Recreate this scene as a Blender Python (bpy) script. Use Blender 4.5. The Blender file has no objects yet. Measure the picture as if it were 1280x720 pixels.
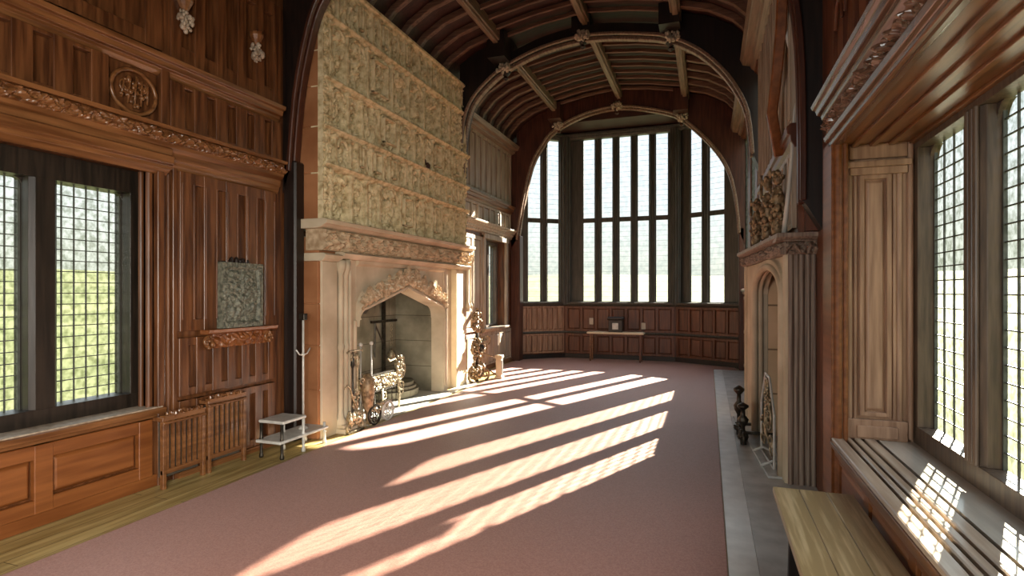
import bpy, bmesh, math, random
from mathutils import Vector, noise, Matrix
PI = math.pi
S = bpy.context.scene
COL = S.collection
rnd = random.Random(7)

# ------------------------------------------------------------------ camera, light, exposure
cam_d = bpy.data.cameras.new('camera'); cam = bpy.data.objects.new('camera', cam_d); COL.objects.link(cam)
cam_d.sensor_width = 36.0; cam_d.lens = 700 / 1280 * 36.0; cam_d.shift_y = 5 / 1280
cam_d.clip_start = 0.05; cam_d.clip_end = 600
cam.location = (0, 0, 1.65); cam.rotation_euler = (PI / 2, 0, math.radians(19.3))
S.camera = cam
S.view_settings.view_transform = 'Standard'; S.view_settings.look = 'None'
S.view_settings.gamma = 1.0; S.view_settings.use_curve_mapping = False
S.view_settings.exposure = 1.02
SUN_STRENGTH = 32.0
SKY_STRENGTH = 0.66
FILL_RIGHT, FILL_LEFT, FILL_BACK = 88.0, 95.0, 12.0

w = bpy.data.worlds.new('world'); S.world = w; w.use_nodes = True
nt = w.node_tree; nt.nodes.clear()
tc = nt.nodes.new('ShaderNodeTexCoord'); sp = nt.nodes.new('ShaderNodeSeparateXYZ')
rp = nt.nodes.new('ShaderNodeValToRGB'); bg = nt.nodes.new('ShaderNodeBackground'); wo = nt.nodes.new('ShaderNodeOutputWorld')
nt.links.new(tc.outputs['Generated'], sp.inputs[0]); nt.links.new(sp.outputs['Z'], rp.inputs[0])
els = rp.color_ramp.elements
els[0].position = 0.0; els[0].color = (.62, .66, .56, 1)
els[1].position = 1.0; els[1].color = (2.6, 3.0, 3.6, 1)
for p, c in ((.06, (.78, .82, .74, 1)), (.16, (.84, .90, .92, 1)), (.30, (.84, .95, 1.05, 1)), (.42, (2.6, 2.8, 3.0, 1))):
    e = els.new(p); e.color = c
nt.links.new(rp.outputs[0], bg.inputs[0]); bg.inputs[1].default_value = SKY_STRENGTH
nt.links.new(bg.outputs[0], wo.inputs[0])

def lamp(name, kind, loc, direction, energy, color, size=None, spread=125):
    d = bpy.data.lights.new(name, kind); d.energy = energy; d.color = color
    o = bpy.data.objects.new(name, d); COL.objects.link(o); o.location = loc
    o.rotation_euler = Vector(direction).to_track_quat('-Z', 'Y').to_euler()
    if size: d.shape = 'RECTANGLE'; d.size, d.size_y = size; d.spread = math.radians(spread)
    return o
sun = lamp('sun', 'SUN', (6, 20, 12), (-.395, -.918, -.57), SUN_STRENGTH, (1.0, .92, .78)); sun.data.angle = math.radians(.6)
# added fill lamps, out of view behind the camera, to brighten the hall
lamp('window_daylight_right', 'AREA', (.55, -1.5, 1.75), (-1, .85, -.36), FILL_RIGHT, (1.0, .94, .83), (2.4, 1.9), 98)
lamp('window_daylight_left', 'AREA', (-4.30, -2.2, 1.75), (1, .45, -.2), FILL_LEFT, (.97, 1.0, .95), (3.4, 2.0))
lamp('window_daylight_rear', 'AREA', (-1.8, -4.3, 2.6), (0, 1, -.18), FILL_BACK, (1.0, .96, .90), (5.0, 3.0))
S.cycles.use_denoising = True
S.cycles.max_bounces = 10; S.cycles.diffuse_bounces = 6; S.cycles.glossy_bounces = 3
S.cycles.transparent_max_bounces = 16; S.cycles.sample_clamp_indirect = 6.0
S.cycles.caustics_reflective = False; S.cycles.caustics_refractive = False

# ------------------------------------------------------------------ materials
def mat(name, c1, c2=None, rough=.6, scale=6, stretch=(1, 1, 1), bump=0, bscale=None, spec=.5, metal=0, detail=4, lo=.35, hi=.65,
        brick=None, sheen=0, third=None, coat=0):
    m = bpy.data.materials.new(name); m.use_nodes = True
    n = m.node_tree.nodes; l = m.node_tree.links; b = n['Principled BSDF']
    b.inputs['Roughness'].default_value = rough; b.inputs['Metallic'].default_value = metal
    b.inputs['Specular IOR Level'].default_value = spec
    if sheen: b.inputs['Sheen Weight'].default_value = sheen; b.inputs['Sheen Roughness'].default_value = .4
    if coat: b.inputs['Coat Weight'].default_value = coat; b.inputs['Coat Roughness'].default_value = .15
    g = n.new('ShaderNodeNewGeometry'); mp = n.new('ShaderNodeMapping'); mp.inputs['Scale'].default_value = stretch
    l.new(g.outputs['Position'], mp.inputs[0])
    tx = n.new('ShaderNodeTexNoise'); tx.inputs['Scale'].default_value = scale; tx.inputs['Detail'].default_value = detail
    l.new(mp.outputs[0], tx.inputs[0])
    r = n.new('ShaderNodeValToRGB'); r.color_ramp.elements[0].position = lo; r.color_ramp.elements[1].position = hi
    r.color_ramp.elements[0].color = (*c1, 1); r.color_ramp.elements[1].color = (*(c2 or c1), 1)
    if third:
        e = r.color_ramp.elements.new((lo + hi) / 2); e.color = (*third, 1)
    l.new(tx.outputs[0], r.inputs[0]); out = r.outputs[0]
    if brick:
        bw, bh, mort, swap = brick
        bt = n.new('ShaderNodeTexBrick'); bt.inputs['Scale'].default_value = 1
        bt.inputs['Brick Width'].default_value = bw; bt.inputs['Row Height'].default_value = bh
        bt.inputs['Mortar Size'].default_value = mort; bt.inputs['Color1'].default_value = (1, 1, 1, 1)
        bt.inputs['Color2'].default_value = (.82, .82, .82, 1); bt.inputs['Mortar'].default_value = (.35, .33, .3, 1)
        sx = n.new('ShaderNodeSeparateXYZ'); cx = n.new('ShaderNodeCombineXYZ'); l.new(g.outputs['Position'], sx.inputs[0])
        l.new(sx.outputs[swap[0]], cx.inputs[0]); l.new(sx.outputs[swap[1]], cx.inputs[1]); l.new(cx.outputs[0], bt.inputs[0])
        mx = n.new('ShaderNodeMix'); mx.data_type = 'RGBA'; mx.blend_type = 'MULTIPLY'; mx.inputs[0].default_value = 1
        l.new(out, mx.inputs[6]); l.new(bt.outputs[0], mx.inputs[7]); out = mx.outputs[2]
    l.new(out, b.inputs['Base Color'])
    if bump:
        bm_ = n.new('ShaderNodeBump'); bm_.inputs['Strength'].default_value = bump; bm_.inputs['Distance'].default_value = .01
        if bscale:
            t2 = n.new('ShaderNodeTexNoise'); t2.inputs['Scale'].default_value = bscale; t2.inputs['Detail'].default_value = 5
            l.new(g.outputs['Position'], t2.inputs[0]); l.new(t2.outputs[0], bm_.inputs['Height'])
        else:
            l.new(tx.outputs[0], bm_.inputs['Height'])
        l.new(bm_.outputs[0], b.inputs['Normal'])
    return m
VG = (6, 6, .5)        # vertical grain
YG = (7, .45, 7)       # grain along the hall
XG = (.45, 7, 7)
M = {}
M['oak'] = mat('oak_panelling', (.060, .020, .007), (.165, .062, .022), .34, 4, VG, .12, spec=.5)
M['oak_h'] = mat('oak_moulding', (.105, .038, .012), (.225, .095, .034), .30, 4, YG, .12, spec=.5)
M['oak_pale'] = mat('weathered_oak_panelling', (.27, .20, .14), (.46, .37, .28), .45, 4, VG, .12)  # paleness carries sunlight on the far panelling and the sill highlight
M['oak_jamb'] = mat('pale_jamb_oak', (.24, .135, .085), (.42, .26, .17), .4, 4, VG, .1)
M['oak_red'] = mat('red_oak_wainscot', (.075, .022, .010), (.165, .053, .022), .4, 4, VG, .12)
M['oak_dado'] = mat('orange_oak_dado', (.14, .042, .010), (.23, .078, .021), .38, 3, YG, .1)
M['black_oak'] = mat('blackened_oak', (.007, .004, .003), (.018, .009, .006), .45, 5, VG, .1)
M['dark_red'] = mat('dark_red_oak', (.045, .014, .008), (.09, .03, .016), .4, 5, VG, .1)
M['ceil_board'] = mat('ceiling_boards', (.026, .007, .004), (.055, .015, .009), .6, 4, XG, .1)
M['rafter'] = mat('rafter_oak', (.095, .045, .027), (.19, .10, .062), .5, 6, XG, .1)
M['purlin'] = mat('purlin_oak', (.15, .09, .058), (.28, .185, .125), .45, 5, YG, .12)
M['frame_wood'] = mat('dark_window_oak', (.010, .007, .005), (.024, .016, .011), .4, 6, VG, .1)
M['frame_grey'] = mat('grey_green_mullion', (.045, .044, .036), (.085, .080, .064), .5, 6, VG, .1)
M['mullion_brown'] = mat('brown_mullion', (.055, .036, .025), (.125, .083, .056), .4, 6, VG, .1)
M['lead'] = mat('lead_came', (.05, .055, .045), (.08, .085, .07), .5, 20)
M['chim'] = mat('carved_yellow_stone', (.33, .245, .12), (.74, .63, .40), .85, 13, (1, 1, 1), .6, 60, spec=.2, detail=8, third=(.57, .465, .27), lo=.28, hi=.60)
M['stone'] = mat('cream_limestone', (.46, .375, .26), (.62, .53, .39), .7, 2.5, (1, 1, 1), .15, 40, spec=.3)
M['ashlar'] = mat('brown_ashlar', (.26, .105, .042), (.38, .17, .075), .7, 2.5, (1, 1, 1), .15, 30, spec=.3)  # browner than the front: shade of the near side put into the colour
M['firebox'] = mat('smoked_firestone', (.16, .145, .10), (.34, .31, .23), .85, 2.2, (1, 1, 1), .2, 30, spec=.2, brick=(.9, .42, .005, ('Y', 'Z')))
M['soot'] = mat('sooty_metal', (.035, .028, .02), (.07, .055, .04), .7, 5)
M['hearth'] = mat('hearth_slab_stone', (.52, .50, .45), (.66, .64, .58), .45, 3, (1, 1, 1), .1, 30, spec=.5)
M['carpet'] = mat('rust_pink_carpet', (.275, .110, .082), (.370, .170, .130), .52, 90, (1, 1, 1), .18, 500, spec=.6, detail=6, sheen=.15)
M['floor_oak'] = mat('greenish_oak_boards', (.28, .195, .065), (.52, .39, .16), .42, 3, YG, .1, spec=.5, brick=(2.2, .14, .004, ('Y', 'X')))
M['flag'] = mat('grey_flagstone', (.42, .42, .40), (.60, .595, .57), .36, 5, (1, 1, 1), .3, 40, spec=.5, detail=8)
M['flag_pale'] = mat('pale_border_stone', (.66, .66, .64), (.80, .80, .78), .36, 6, (1, 1, 1), .2, 60, spec=.5, detail=8)
M['seat'] = mat('bench_oak', (.36, .26, .13), (.60, .46, .26), .32, 3.2, (9, .5, 9), .08, spec=.5, third=(.38, .27, .13))
M['sill'] = mat('polished_sill', (.46, .43, .38), (.58, .54, .48), .10, 3, YG, 0, spec=.7, coat=.6)
M['slat'] = mat('sill_slat_wood', (.36, .27, .20), (.52, .42, .33), .16, 4, YG, .05, spec=.6)
M['iron'] = mat('black_wrought_iron', (.03, .025, .02), (.07, .06, .045), .38, 20, metal=.7)
M['brass'] = mat('tarnished_brass', (.20, .155, .09), (.50, .42, .28), .42, 30, metal=.5)
M['bronze'] = mat('brown_bronze', (.13, .08, .04), (.42, .30, .17), .5, 22, metal=.3)
M['steel'] = mat('pale_painted_steel', (.50, .49, .45), (.66, .65, .60), .4, 12, metal=.1)
M['slate'] = mat('dark_green_cast_relief', (.055, .06, .045), (.20, .20, .15), .5, 30, (1, 1, 1), .6, 60, detail=8)
M['reed'] = mat('reeded_stone', (.15, .10, .075), (.33, .25, .19), .5, 7, (8, 8, .3), .1)
M['niche'] = mat('warm_firestone', (.66, .46, .27), (.82, .60, .38), .7, 2, (1, 1, 1), .1, 30, brick=(.8, .5, .01, ('Y', 'Z')))
M['lawn'] = mat('lawn_grass', (.050, .058, .024), (.085, .090, .044), .95, .25, (1, 1, 1), 0, spec=.1, detail=8)
M['leaf'] = mat('hazy_leaves', (.10, .115, .075), (.16, .175, .125), .9, 1.5, (1, 1, 1), 0, spec=.1, detail=8)
M['bark'] = mat('tree_bark', (.14, .11, .08), (.22, .18, .13), .9, 4)
M['cornice'] = mat('dark_polished_cornice', (.085, .040, .024), (.16, .085, .052), .22, 6, YG, .05, spec=.8)
M['boss'] = mat('pale_carved_boss', (.30, .25, .18), (.62, .55, .42), .5, 25)
M['table_pale'] = mat('pale_table_top', (.62, .48, .32), (.80, .66, .46), .35, 5, XG)
M['tan_stone'] = mat('tan_carved_stone', (.34, .23, .13), (.58, .45, .30), .8, 14)
M['plate'] = mat('ivory_plate', (.50, .42, .33), (.6, .5, .4), .5, 8)

def glass_mat(name, dark, light, scale, lo=.35, hi=.6):
    m = bpy.data.materials.new(name); m.use_nodes = True; n = m.node_tree.nodes; l = m.node_tree.links
    n.remove(n['Principled BSDF']); o = n['Material Output']
    t = n.new('ShaderNodeBsdfTransparent'); gl = n.new('ShaderNodeBsdfGlossy'); gl.inputs['Roughness'].default_value = .08
    mx = n.new('ShaderNodeMixShader'); lw = n.new('ShaderNodeLayerWeight'); lw.inputs['Blend'].default_value = .5
    p1 = n.new('ShaderNodeMath'); p1.operation = 'POWER'; p1.inputs[1].default_value = 5; l.new(lw.outputs['Facing'], p1.inputs[0])
    fr = n.new('ShaderNodeMath'); fr.operation = 'MULTIPLY_ADD'; fr.inputs[1].default_value = .5; fr.inputs[2].default_value = .03; l.new(p1.outputs[0], fr.inputs[0])
    g = n.new('ShaderNodeNewGeometry'); tx = n.new('ShaderNodeTexNoise'); tx.inputs['Scale'].default_value = scale; tx.inputs['Detail'].default_value = 6
    r = n.new('ShaderNodeValToRGB'); r.color_ramp.elements[0].position = lo; r.color_ramp.elements[1].position = hi
    r.color_ramp.elements[0].color = (*dark, 1); r.color_ramp.elements[1].color = (*light, 1)
    l.new(g.outputs['Position'], tx.inputs[0]); l.new(tx.outputs[0], r.inputs[0]); l.new(r.outputs[0], t.inputs[0])
    l.new(fr.outputs[0], mx.inputs[0]); l.new(t.outputs[0], mx.inputs[1]); l.new(gl.outputs[0], mx.inputs[2]); l.new(mx.outputs[0], o.inputs[0])
    return m
M['glass_old'] = glass_mat('old_leaded_glass', (.50, .52, .44), (.97, .98, .93), 26)
M['glass_bay'] = glass_mat('bay_glass', (.80, .84, .84), (.98, .99, .98), 10)

# ------------------------------------------------------------------ mesh helpers
class Fr:
    """Wall frame: P(u, d, z) = origin + u*along + d*out."""
    def __init__(s, o, along, out):
        s.o = Vector(o); s.a = Vector(along).normalized(); s.n = Vector(out).normalized()
    def P(s, u, d, z): return s.o + s.a * u + s.n * d + Vector((0, 0, z))
W0 = Fr((0, 0, 0), (1, 0, 0), (0, 1, 0))
WL = {}
class MB:
    def __init__(s): s.v = []; s.f = []
    def add(s, vs, fs):
        b = len(s.v); s.v += [Vector(p) for p in vs]; s.f += [tuple(b + i for i in f) for f in fs]
    def fbox(s, F, u0, u1, d0, d1, z0, z1):
        vs = [F.P(u, d, z) for z in (z0, z1) for d in (d0, d1) for u in (u0, u1)]
        s.add(vs, [(0, 2, 3, 1), (4, 5, 7, 6), (0, 1, 5, 4), (2, 6, 7, 3), (0, 4, 6, 2), (1, 3, 7, 5)]); return s
    def box(s, x0, x1, y0, y1, z0, z1): return s.fbox(W0, x0, x1, y0, y1, z0, z1)
    def loft(s, A, B, cap=True):
        n = len(A); fs = [(i, (i + 1) % n, n + (i + 1) % n, n + i) for i in range(n)]
        if cap: fs += [tuple(range(n)), tuple(range(2 * n - 1, n - 1, -1))]
        s.add(list(A) + list(B), fs); return s
    def prof(s, F, pr, u0, u1):       # profile [(d,z)] run along u
        return s.loft([F.P(u0, d, z) for d, z in pr], [F.P(u1, d, z) for d, z in pr])
    def vprof(s, F, pr, z0, z1):      # profile [(u,d)] run up z
        return s.loft([F.P(u, d, z0) for u, d in pr], [F.P(u, d, z1) for u, d in pr])
    def mould(s, F, u0, u1, z0, z1, d0, steps):  # stepped/rounded moulding from wall d0; steps = [(z fraction, depth)]
        pts = [(d0, z0)] + [(d, z0 + (z1 - z0) * t) for t, d in steps] + [(d0, z1)]
        return s.prof(F, pts, u0, u1)
    def tube(s, path, r, n=8, close=False):
        path = [Vector(p) for p in path]; m = len(path); rr = r if isinstance(r, (list, tuple)) else [r] * m
        b = len(s.v); up = None
        for i, p in enumerate(path):
            t = (path[min(i + 1, m - 1)] - path[max(i - 1, 0)])
            if t.length < 1e-9: t = Vector((0, 0, 1))
            t.normalize()
            if up is None:
                up = Vector((0, 0, 1)) if abs(t.z) < .9 else Vector((1, 0, 0))
            a = t.cross(up); 
            if a.length < 1e-6: a = t.cross(Vector((.3, 1, .2)))
            a.normalize(); c = a.cross(t); up = c
            for k in range(n):
                q = 2 * PI * k / n; s.v.append(p + a * math.cos(q) * rr[i] + c * math.sin(q) * rr[i])
        for i in range(m - 1):
            for k in range(n):
                s.f.append((b + i * n + k, b + i * n + (k + 1) % n, b + (i + 1) * n + (k + 1) % n, b + (i + 1) * n + k))
        s.f.append(tuple(b + k for k in range(n))); s.f.append(tuple(b + (m - 1) * n + k for k in range(n - 1, -1, -1)))
        return s
    def bar(s, path, w, h, side=Vector((0, 1, 0))):   # rectangular section swept; side = width direction
        path = [Vector(p) for p in path]; m = len(path); b = len(s.v)
        for i, p in enumerate(path):
            t = (path[min(i + 1, m - 1)] - path[max(i - 1, 0)]).normalized(); c = t.cross(side).normalized()
            for a_, c_ in ((-1, -1), (1, -1), (1, 1), (-1, 1)): s.v.append(p + side * a_ * w / 2 + c * c_ * h / 2)
        for i in range(m - 1):
            for k in range(4): s.f.append((b + i * 4 + k, b + i * 4 + (k + 1) % 4, b + (i + 1) * 4 + (k + 1) % 4, b + (i + 1) * 4 + k))
        s.f.append((b, b + 1, b + 2, b + 3)); s.f.append((b + m * 4 - 1, b + m * 4 - 2, b + m * 4 - 3, b + m * 4 - 4)); return s
    def lathe(s, c, pr, n=16):
        c = Vector(c); b = len(s.v)
        for r, z in pr:
            for k in range(n): s.v.append(c + Vector((r * math.cos(2 * PI * k / n), r * math.sin(2 * PI * k / n), z)))
        m = len(pr)
        for i in range(m - 1):
            for k in range(n): s.f.append((b + i * n + k, b + i * n + (k + 1) % n, b + (i + 1) * n + (k + 1) % n, b + (i + 1) * n + k))
        s.f.append(tuple(b + k for k in range(n - 1, -1, -1))); s.f.append(tuple(b + (m - 1) * n + k for k in range(n))); return s
    def blob(s, c, r, n=7, m=5, jit=0, rot=None):
        c = Vector(c); r = Vector(r) if not isinstance(r, (int, float)) else Vector((r, r, r)); b = len(s.v)
        s.v.append(c + Vector((0, 0, -r.z)))
        for i in range(1, m):
            ph = PI * i / m - PI / 2
            for k in range(n):
                q = 2 * PI * k / n; j = 1 + jit * rnd.uniform(-1, 1)
                s.v.append(c + Vector((r.x * math.cos(ph) * math.cos(q) * j, r.y * math.cos(ph) * math.sin(q) * j, r.z * math.sin(ph) * j)))
        s.v.append(c + Vector((0, 0, r.z))); e = len(s.v) - 1
        for k in range(n): s.f.append((b, b + 1 + (k + 1) % n, b + 1 + k))
        for i in range(m - 2):
            for k in range(n):
                q = b + 1 + i * n; s.f.append((q + k, q + (k + 1) % n, q + n + (k + 1) % n, q + n + k))
        q = b + 1 + (m - 2) * n
        for k in range(n): s.f.append((q + k, q + (k + 1) % n, e))
        return s
    def carve(s, c, size, n, r=(.012, .03), seed=1):   # clustered foliage carving
        R = random.Random(seed); c = Vector(c)
        for _ in range(n):
            while True:
                p = Vector((R.uniform(-1, 1), R.uniform(-1, 1), R.uniform(-1, 1)))
                if p.length < 1: break
            q = R.uniform(*r); s.blob(c + Vector((p.x * size[0], p.y * size[1], p.z * size[2])), (q, q * R.uniform(.6, 1.4), q * R.uniform(.7, 1.6)), 6, 4)
        return s
    def scroll(s, F, u, z, R, turns=1.4, d=0, r=.008, a0=0, sgn=1, n=26):
        pts = []
        for i in range(n):
            t = i / (n - 1); q = a0 + sgn * turns * 2 * PI * t; k = R * (1 - .8 * t)
            pts.append(F.P(u + k * math.cos(q), d, z + k * math.sin(q)))
        return s.tube(pts, [r * (1.1 - .4 * i / n) for i in range(n)], 6)
    def relief(s, F, u0, u1, z0, z1, nu, nz, fn, back=-.02, zlo=None, zhi=None):  # displaced front with closed sides
        b = len(s.v)
        for j in range(nz + 1):
            for i in range(nu + 1):
                u = u0 + (u1 - u0) * i / nu
                a = zlo(u) if zlo else z0; c = zhi(u) if zhi else z1
                z = a + (c - a) * j / nz
                s.v.append(F.P(u, fn(u, z), z))
        for j in range(nz):
            for i in range(nu):
                q = b + j * (nu + 1) + i; s.f.append((q, q + 1, q + nu + 2, q + nu + 1))
        ring = [b + i for i in range(nu + 1)] + [b + j * (nu + 1) + nu for j in range(1, nz + 1)] + \
               [b + nz * (nu + 1) + i for i in range(nu - 1, -1, -1)] + [b + j * (nu + 1) for j in range(nz - 1, 0, -1)]
        e = len(s.v)
        for q in ring:
            p = s.v[q]; d = (p - F.o).dot(F.n); s.v.append(p + F.n * (back - d))
        m = len(ring)
        for k in range(m): s.f.append((ring[k], e + k, e + (k + 1) % m, ring[(k + 1) % m]))
        return s
    def build(s, name, m, parent=None, loc=None, bevel=0, smooth=False, kind=None, label=None, cat=None, group=None, fix=True):
        if parent is not None: base = WL[parent.name]
        else: base = Vector(loc or (0, 0, 0))
        me = bpy.data.meshes.new(name); me.from_pydata([tuple(p - base) for p in s.v], [], s.f); me.update()
        if fix:
            bm_ = bmesh.new(); bm_.from_mesh(me); bmesh.ops.recalc_face_normals(bm_, faces=bm_.faces); bm_.to_mesh(me); bm_.free()
        me.materials.append(M[m] if isinstance(m, str) else m)
        if smooth:
            for p in me.polygons: p.use_smooth = True
        o = bpy.data.objects.new(name, me); COL.objects.link(o)
        if parent is not None: o.parent = parent
        else: o.location = base
        WL[o.name] = base
        if bevel:
            bv = o.modifiers.new('bevel', 'BEVEL'); bv.width = bevel; bv.segments = 1; bv.limit_method = 'ANGLE'; bv.angle_limit = .6
        if kind: o['kind'] = kind
        if label: o['label'] = label
        if cat: o['category'] = cat
        if group: o['group'] = group
        return o
def thing(name, loc, label, cat, group=None, kind=None):
    o = bpy.data.objects.new(name, None); COL.objects.link(o); o.location = loc; o.empty_display_size = .1
    WL[o.name] = Vector(loc)
    if label: o['label'] = label
    if cat: o['category'] = cat
    if group: o['group'] = group
    if kind: o['kind'] = kind
    return o
def copy_tree(o, loc, label=None):
    c = o.copy(); COL.objects.link(c); c.location = loc; WL[c.name] = Vector(loc)
    if label: c['label'] = label
    def rec(a, b):
        for ch in a.children:
            d = ch.copy(); COL.objects.link(d); d.parent = b; rec(ch, d)
    rec(o, c); return c
def N(x, y, z=0, s=1): return noise.noise(Vector((x * s, y * s, z)))
def sst(a, b, x):
    t = max(0, min(1, (x - a) / (b - a))); return t * t * (3 - 2 * t)

def panels(mb, F, u0, u1, z0, z1, n, rows=1, stile=.05, rail=.06, t=.028, raised=True, d=0.0, split=None):
    """frame-and-panel work: stiles, rails and raised fields on a wall frame"""
    w_ = (u1 - u0 - stile) / n; h_ = (z1 - z0 - rail) / rows
    for i in range(n + 1): mb.fbox(F, u0 + i * w_, u0 + i * w_ + stile, d, d + t, z0, z1)
    for j in range(rows + 1): mb.fbox(F, u0 + .002, u1 - .002, d, d + t * .92, z0 + j * h_, z0 + j * h_ + rail)
    if raised:
        for i in range(n):
            for j in range(rows):
                a, b = u0 + i * w_ + stile, u0 + (i + 1) * w_; c, e = z0 + j * h_ + rail, z0 + (j + 1) * h_
                g = min(.03, (b - a) * .2)
                mb.loft([F.P(a + .004, d, c + .004), F.P(b - .004, d, c + .004), F.P(b - .004, d, e - .004), F.P(a + .004, d, e - .004)],
                        [F.P(a + g, d + t * .55, c + g), F.P(b - g, d + t * .55, c + g), F.P(b - g, d + t * .55, e - g), F.P(a + g, d + t * .55, e - g)])
def reeds(mb, F, us, z0, z1, r, d=0, n=8):
    for u in us:
        mb.vprof(F, [(u + r * math.cos(PI * k / n), d + r * math.sin(PI * k / n)) for k in range(n + 1)], z0, z1)

CORN = [(0, .02), (.12, .05), (.30, .055), (.34, .08), (.55, .09), (.6, .12), (.8, .14), (.82, .17), (1, .18)]
SMALL = [(0, .02), (.25, .05), (.5, .055), (.55, .08), (.85, .085), (1, .05)]

# ------------------------------------------------------------------ outdoors
g = MB(); nr, na = 26, 72
for i in range(nr):
    r = 0.5 * (1.27 ** i) + 6.0 * i / nr
    for k in range(na):
        q = 2 * PI * k / na; x, y = -1.9 + r * math.cos(q), 5 + r * math.sin(q)
        z = -.35 + (max(0, r - 14) * .052 if r < 140 else 6.5) + (.6 * N(x, y, 0, .05) if r > 20 else 0)
        g.v.append(Vector((x, y, z)))
for i in range(nr - 1):
    for k in range(na): g.f.append((i * na + k, i * na + (k + 1) % na, (i + 1) * na + (k + 1) % na, (i + 1) * na + k))
g.build('lawn', 'lawn', smooth=True, kind='structure')

# ------------------------------------------------------------------ floor
SP = [(-4.46, -4.5), (.98, -4.5), (.98, 12.7), (.70, 12.97), (-.70, 13.72), (-3.40, 13.76), (-4.46, 12.85)]
f = MB(); f.loft([Vector((x, y, -.12)) for x, y in [(-4.95, -4.6), (1.5, -4.6), (1.5, 13.9), (-4.95, 13.9)]],
                 [Vector((x, y, 0)) for x, y in [(-4.95, -4.6), (1.5, -4.6), (1.5, 13.9), (-4.95, 13.9)]])
f.build('floor', 'floor_oak', kind='structure')
MB().box(.285, .98, -4.4, 12.65, 0.001, .008).build('trim_1', 'flag', kind='structure')
MB().box(.115, .283, -4.4, 12.65, 0.001, .010).build('trim_2', 'flag_pale', kind='structure')
cp = [(-3.85, -4.2), (.108, -4.2), (.108, 12.62), (.58, 12.66), (.55, 12.98), (-.74, 13.66), (-3.38, 13.70), (-4.34, 12.86), (-4.30, 10.9), (-3.85, 10.2)]
MB().loft([Vector((x, y, .001)) for x, y in cp], [Vector((x, y, .016)) for x, y in cp]).build('carpet', 'carpet', loc=(0, 0, 0),
    label='long dusty rust-pink carpet running the length of the hall floor', cat='carpet', bevel=.004)

# ------------------------------------------------------------------ window builder
def window(name, F, lights, z0, z1, gd, frame_m, cw, ch, transom=None, mdep=.10, jamb0=.08, jamb1=.08, head=.09, foot=.07, arch=.06, glass='glass_old', lead=.004, back=.06, inner=True):
    """lights [(u0,u1)] sorted; gd = depth of the glass plane; bars stand mdep proud towards the room"""
    m = MB(); U0 = lights[0][0] - jamb0; U1 = lights[-1][1] + jamb1; dA, dB = gd - back, gd + mdep
    m.fbox(F, U0, U1, dA, dB, z0 - foot, z0); m.fbox(F, U0, U1, dA, dB, z1, z1 + head)
    edges = [U0] + [x for l in lights for x in l] + [U1]
    for i in range(0, len(edges), 2):
        a, b = edges[i], edges[i + 1]; c = (a + b) / 2
        if i in (0, len(edges) - 2): m.fbox(F, a, b, dA, dB, z0, z1)
        else:  # chamfered mullion
            k = min(.03, (b - a) * .3)
            m.vprof(F, [(a, dA), (b, dA), (b, dB - k), (b - k, dB), (a + k, dB), (a, dB - k)], z0, z1)
            if inner: reeds(m, F, [c] if b - a < .17 and mdep > .11 else [c - (b - a) * .3, c, c + (b - a) * .3], z0, z1, min(.02, (b - a) * .14), dB)
    tr = transom or []
    for t0, t1 in tr: m.fbox(F, U0 + .01, U1 - .01, gd - .02, gd + .03, t0, t1)
    segs = []; zz = z0
    for t0, t1 in tr: segs.append((zz, t0)); zz = t1
    segs.append((zz, z1))
    for (a, b) in lights:
        for sgi, (s0, s1) in enumerate(segs):
            if arch and s1 == z1:   # rounded upper corners
                for sg, c in ((1, a), (-1, b)):
                    pts = [(c, s1)] + [(c + sg * arch * (1 - math.sin(PI / 2 * k / 5)), s1 - arch * (1 - math.cos(PI / 2 * k / 5))) for k in range(6)]
                    m.loft([F.P(u, gd - .02, z) for u, z in pts], [F.P(u, gd + .03, z) for u, z in pts])
    root = m.build(name, frame_m, bevel=.004, kind='structure')
    for (a, b) in lights:
        gm = MB(); lm = MB()
        for (s0, s1) in segs:
            gm.add([F.P(a, gd, s0), F.P(b, gd, s0), F.P(b, gd, s1), F.P(a, gd, s1)], [(0, 1, 2, 3)])
            nc = max(1, round((b - a) / cw)); nr_ = max(1, round((s1 - s0) / ch))
            for i in range(1, nc): 
                u = a + (b - a) * i / nc; lm.fbox(F, u - lead, u + lead, gd - .004, gd + .006, s0, s1)
            for j in range(1, nr_):
                z = s0 + (s1 - s0) * j / nr_; lm.fbox(F, a, b, gd - .003, gd + .005, z - lead * .8, z + lead * .8)
            for u in (a, b - .014): lm.fbox(F, u, u + .014, gd - .008, gd + .010, s0, s1)
        gm.build('glass', glass, root, fix=False); lm.build('lead_lattice', 'lead', root)
    return root

# ------------------------------------------------------------------ left wall
L = Fr((-4.46, 0, 0), (0, 1, 0), (1, 0, 0))
m = MB(); T = -.35
for a, b, c, e in [(-4.5, -.2, 0, 5.1), (-.2, 3.48, 0, .62), (-.2, 3.48, 2.68, 5.1), (3.48, 5.22, 0, 5.1), (5.22, 9.19, 2.3, 5.1),
                   (9.19, 10.95, 0, 5.1), (10.95, 12.2, 0, .85), (10.95, 12.2, 2.78, 5.1), (12.2, 12.9, 0, 5.1)]:
    m.fbox(L, a, b, T, 0, c, e)
wl = m.build('wall_left', 'oak', kind='structure')
# dado below the window
m = MB(); panels(m, L, .3, 3.45, .10, .58, 4, 1, .12, .10, .05, True)
m.fbox(L, .2, 3.6, 0, .03, 0, .10)
m.build('dado_panelling', 'oak_dado', wl, bevel=.005)
m = MB(); m.mould(L, -.2, 3.56, .58, .665, -.28, [(0, .0), (.05, .03), (.4, .035), (.45, .07), (.9, .075), (1, .06)])
m.build('window_sill', 'oak_h', wl, bevel=.004)
m = MB(); m.fbox(L, -.2, 3.54, -.15, .055, .664, .676); m.build('sill_top', 'oak_pale', wl, bevel=.003, label='worn pale top of the left sill')  # pale strip added to paint the highlight along the sill
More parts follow.
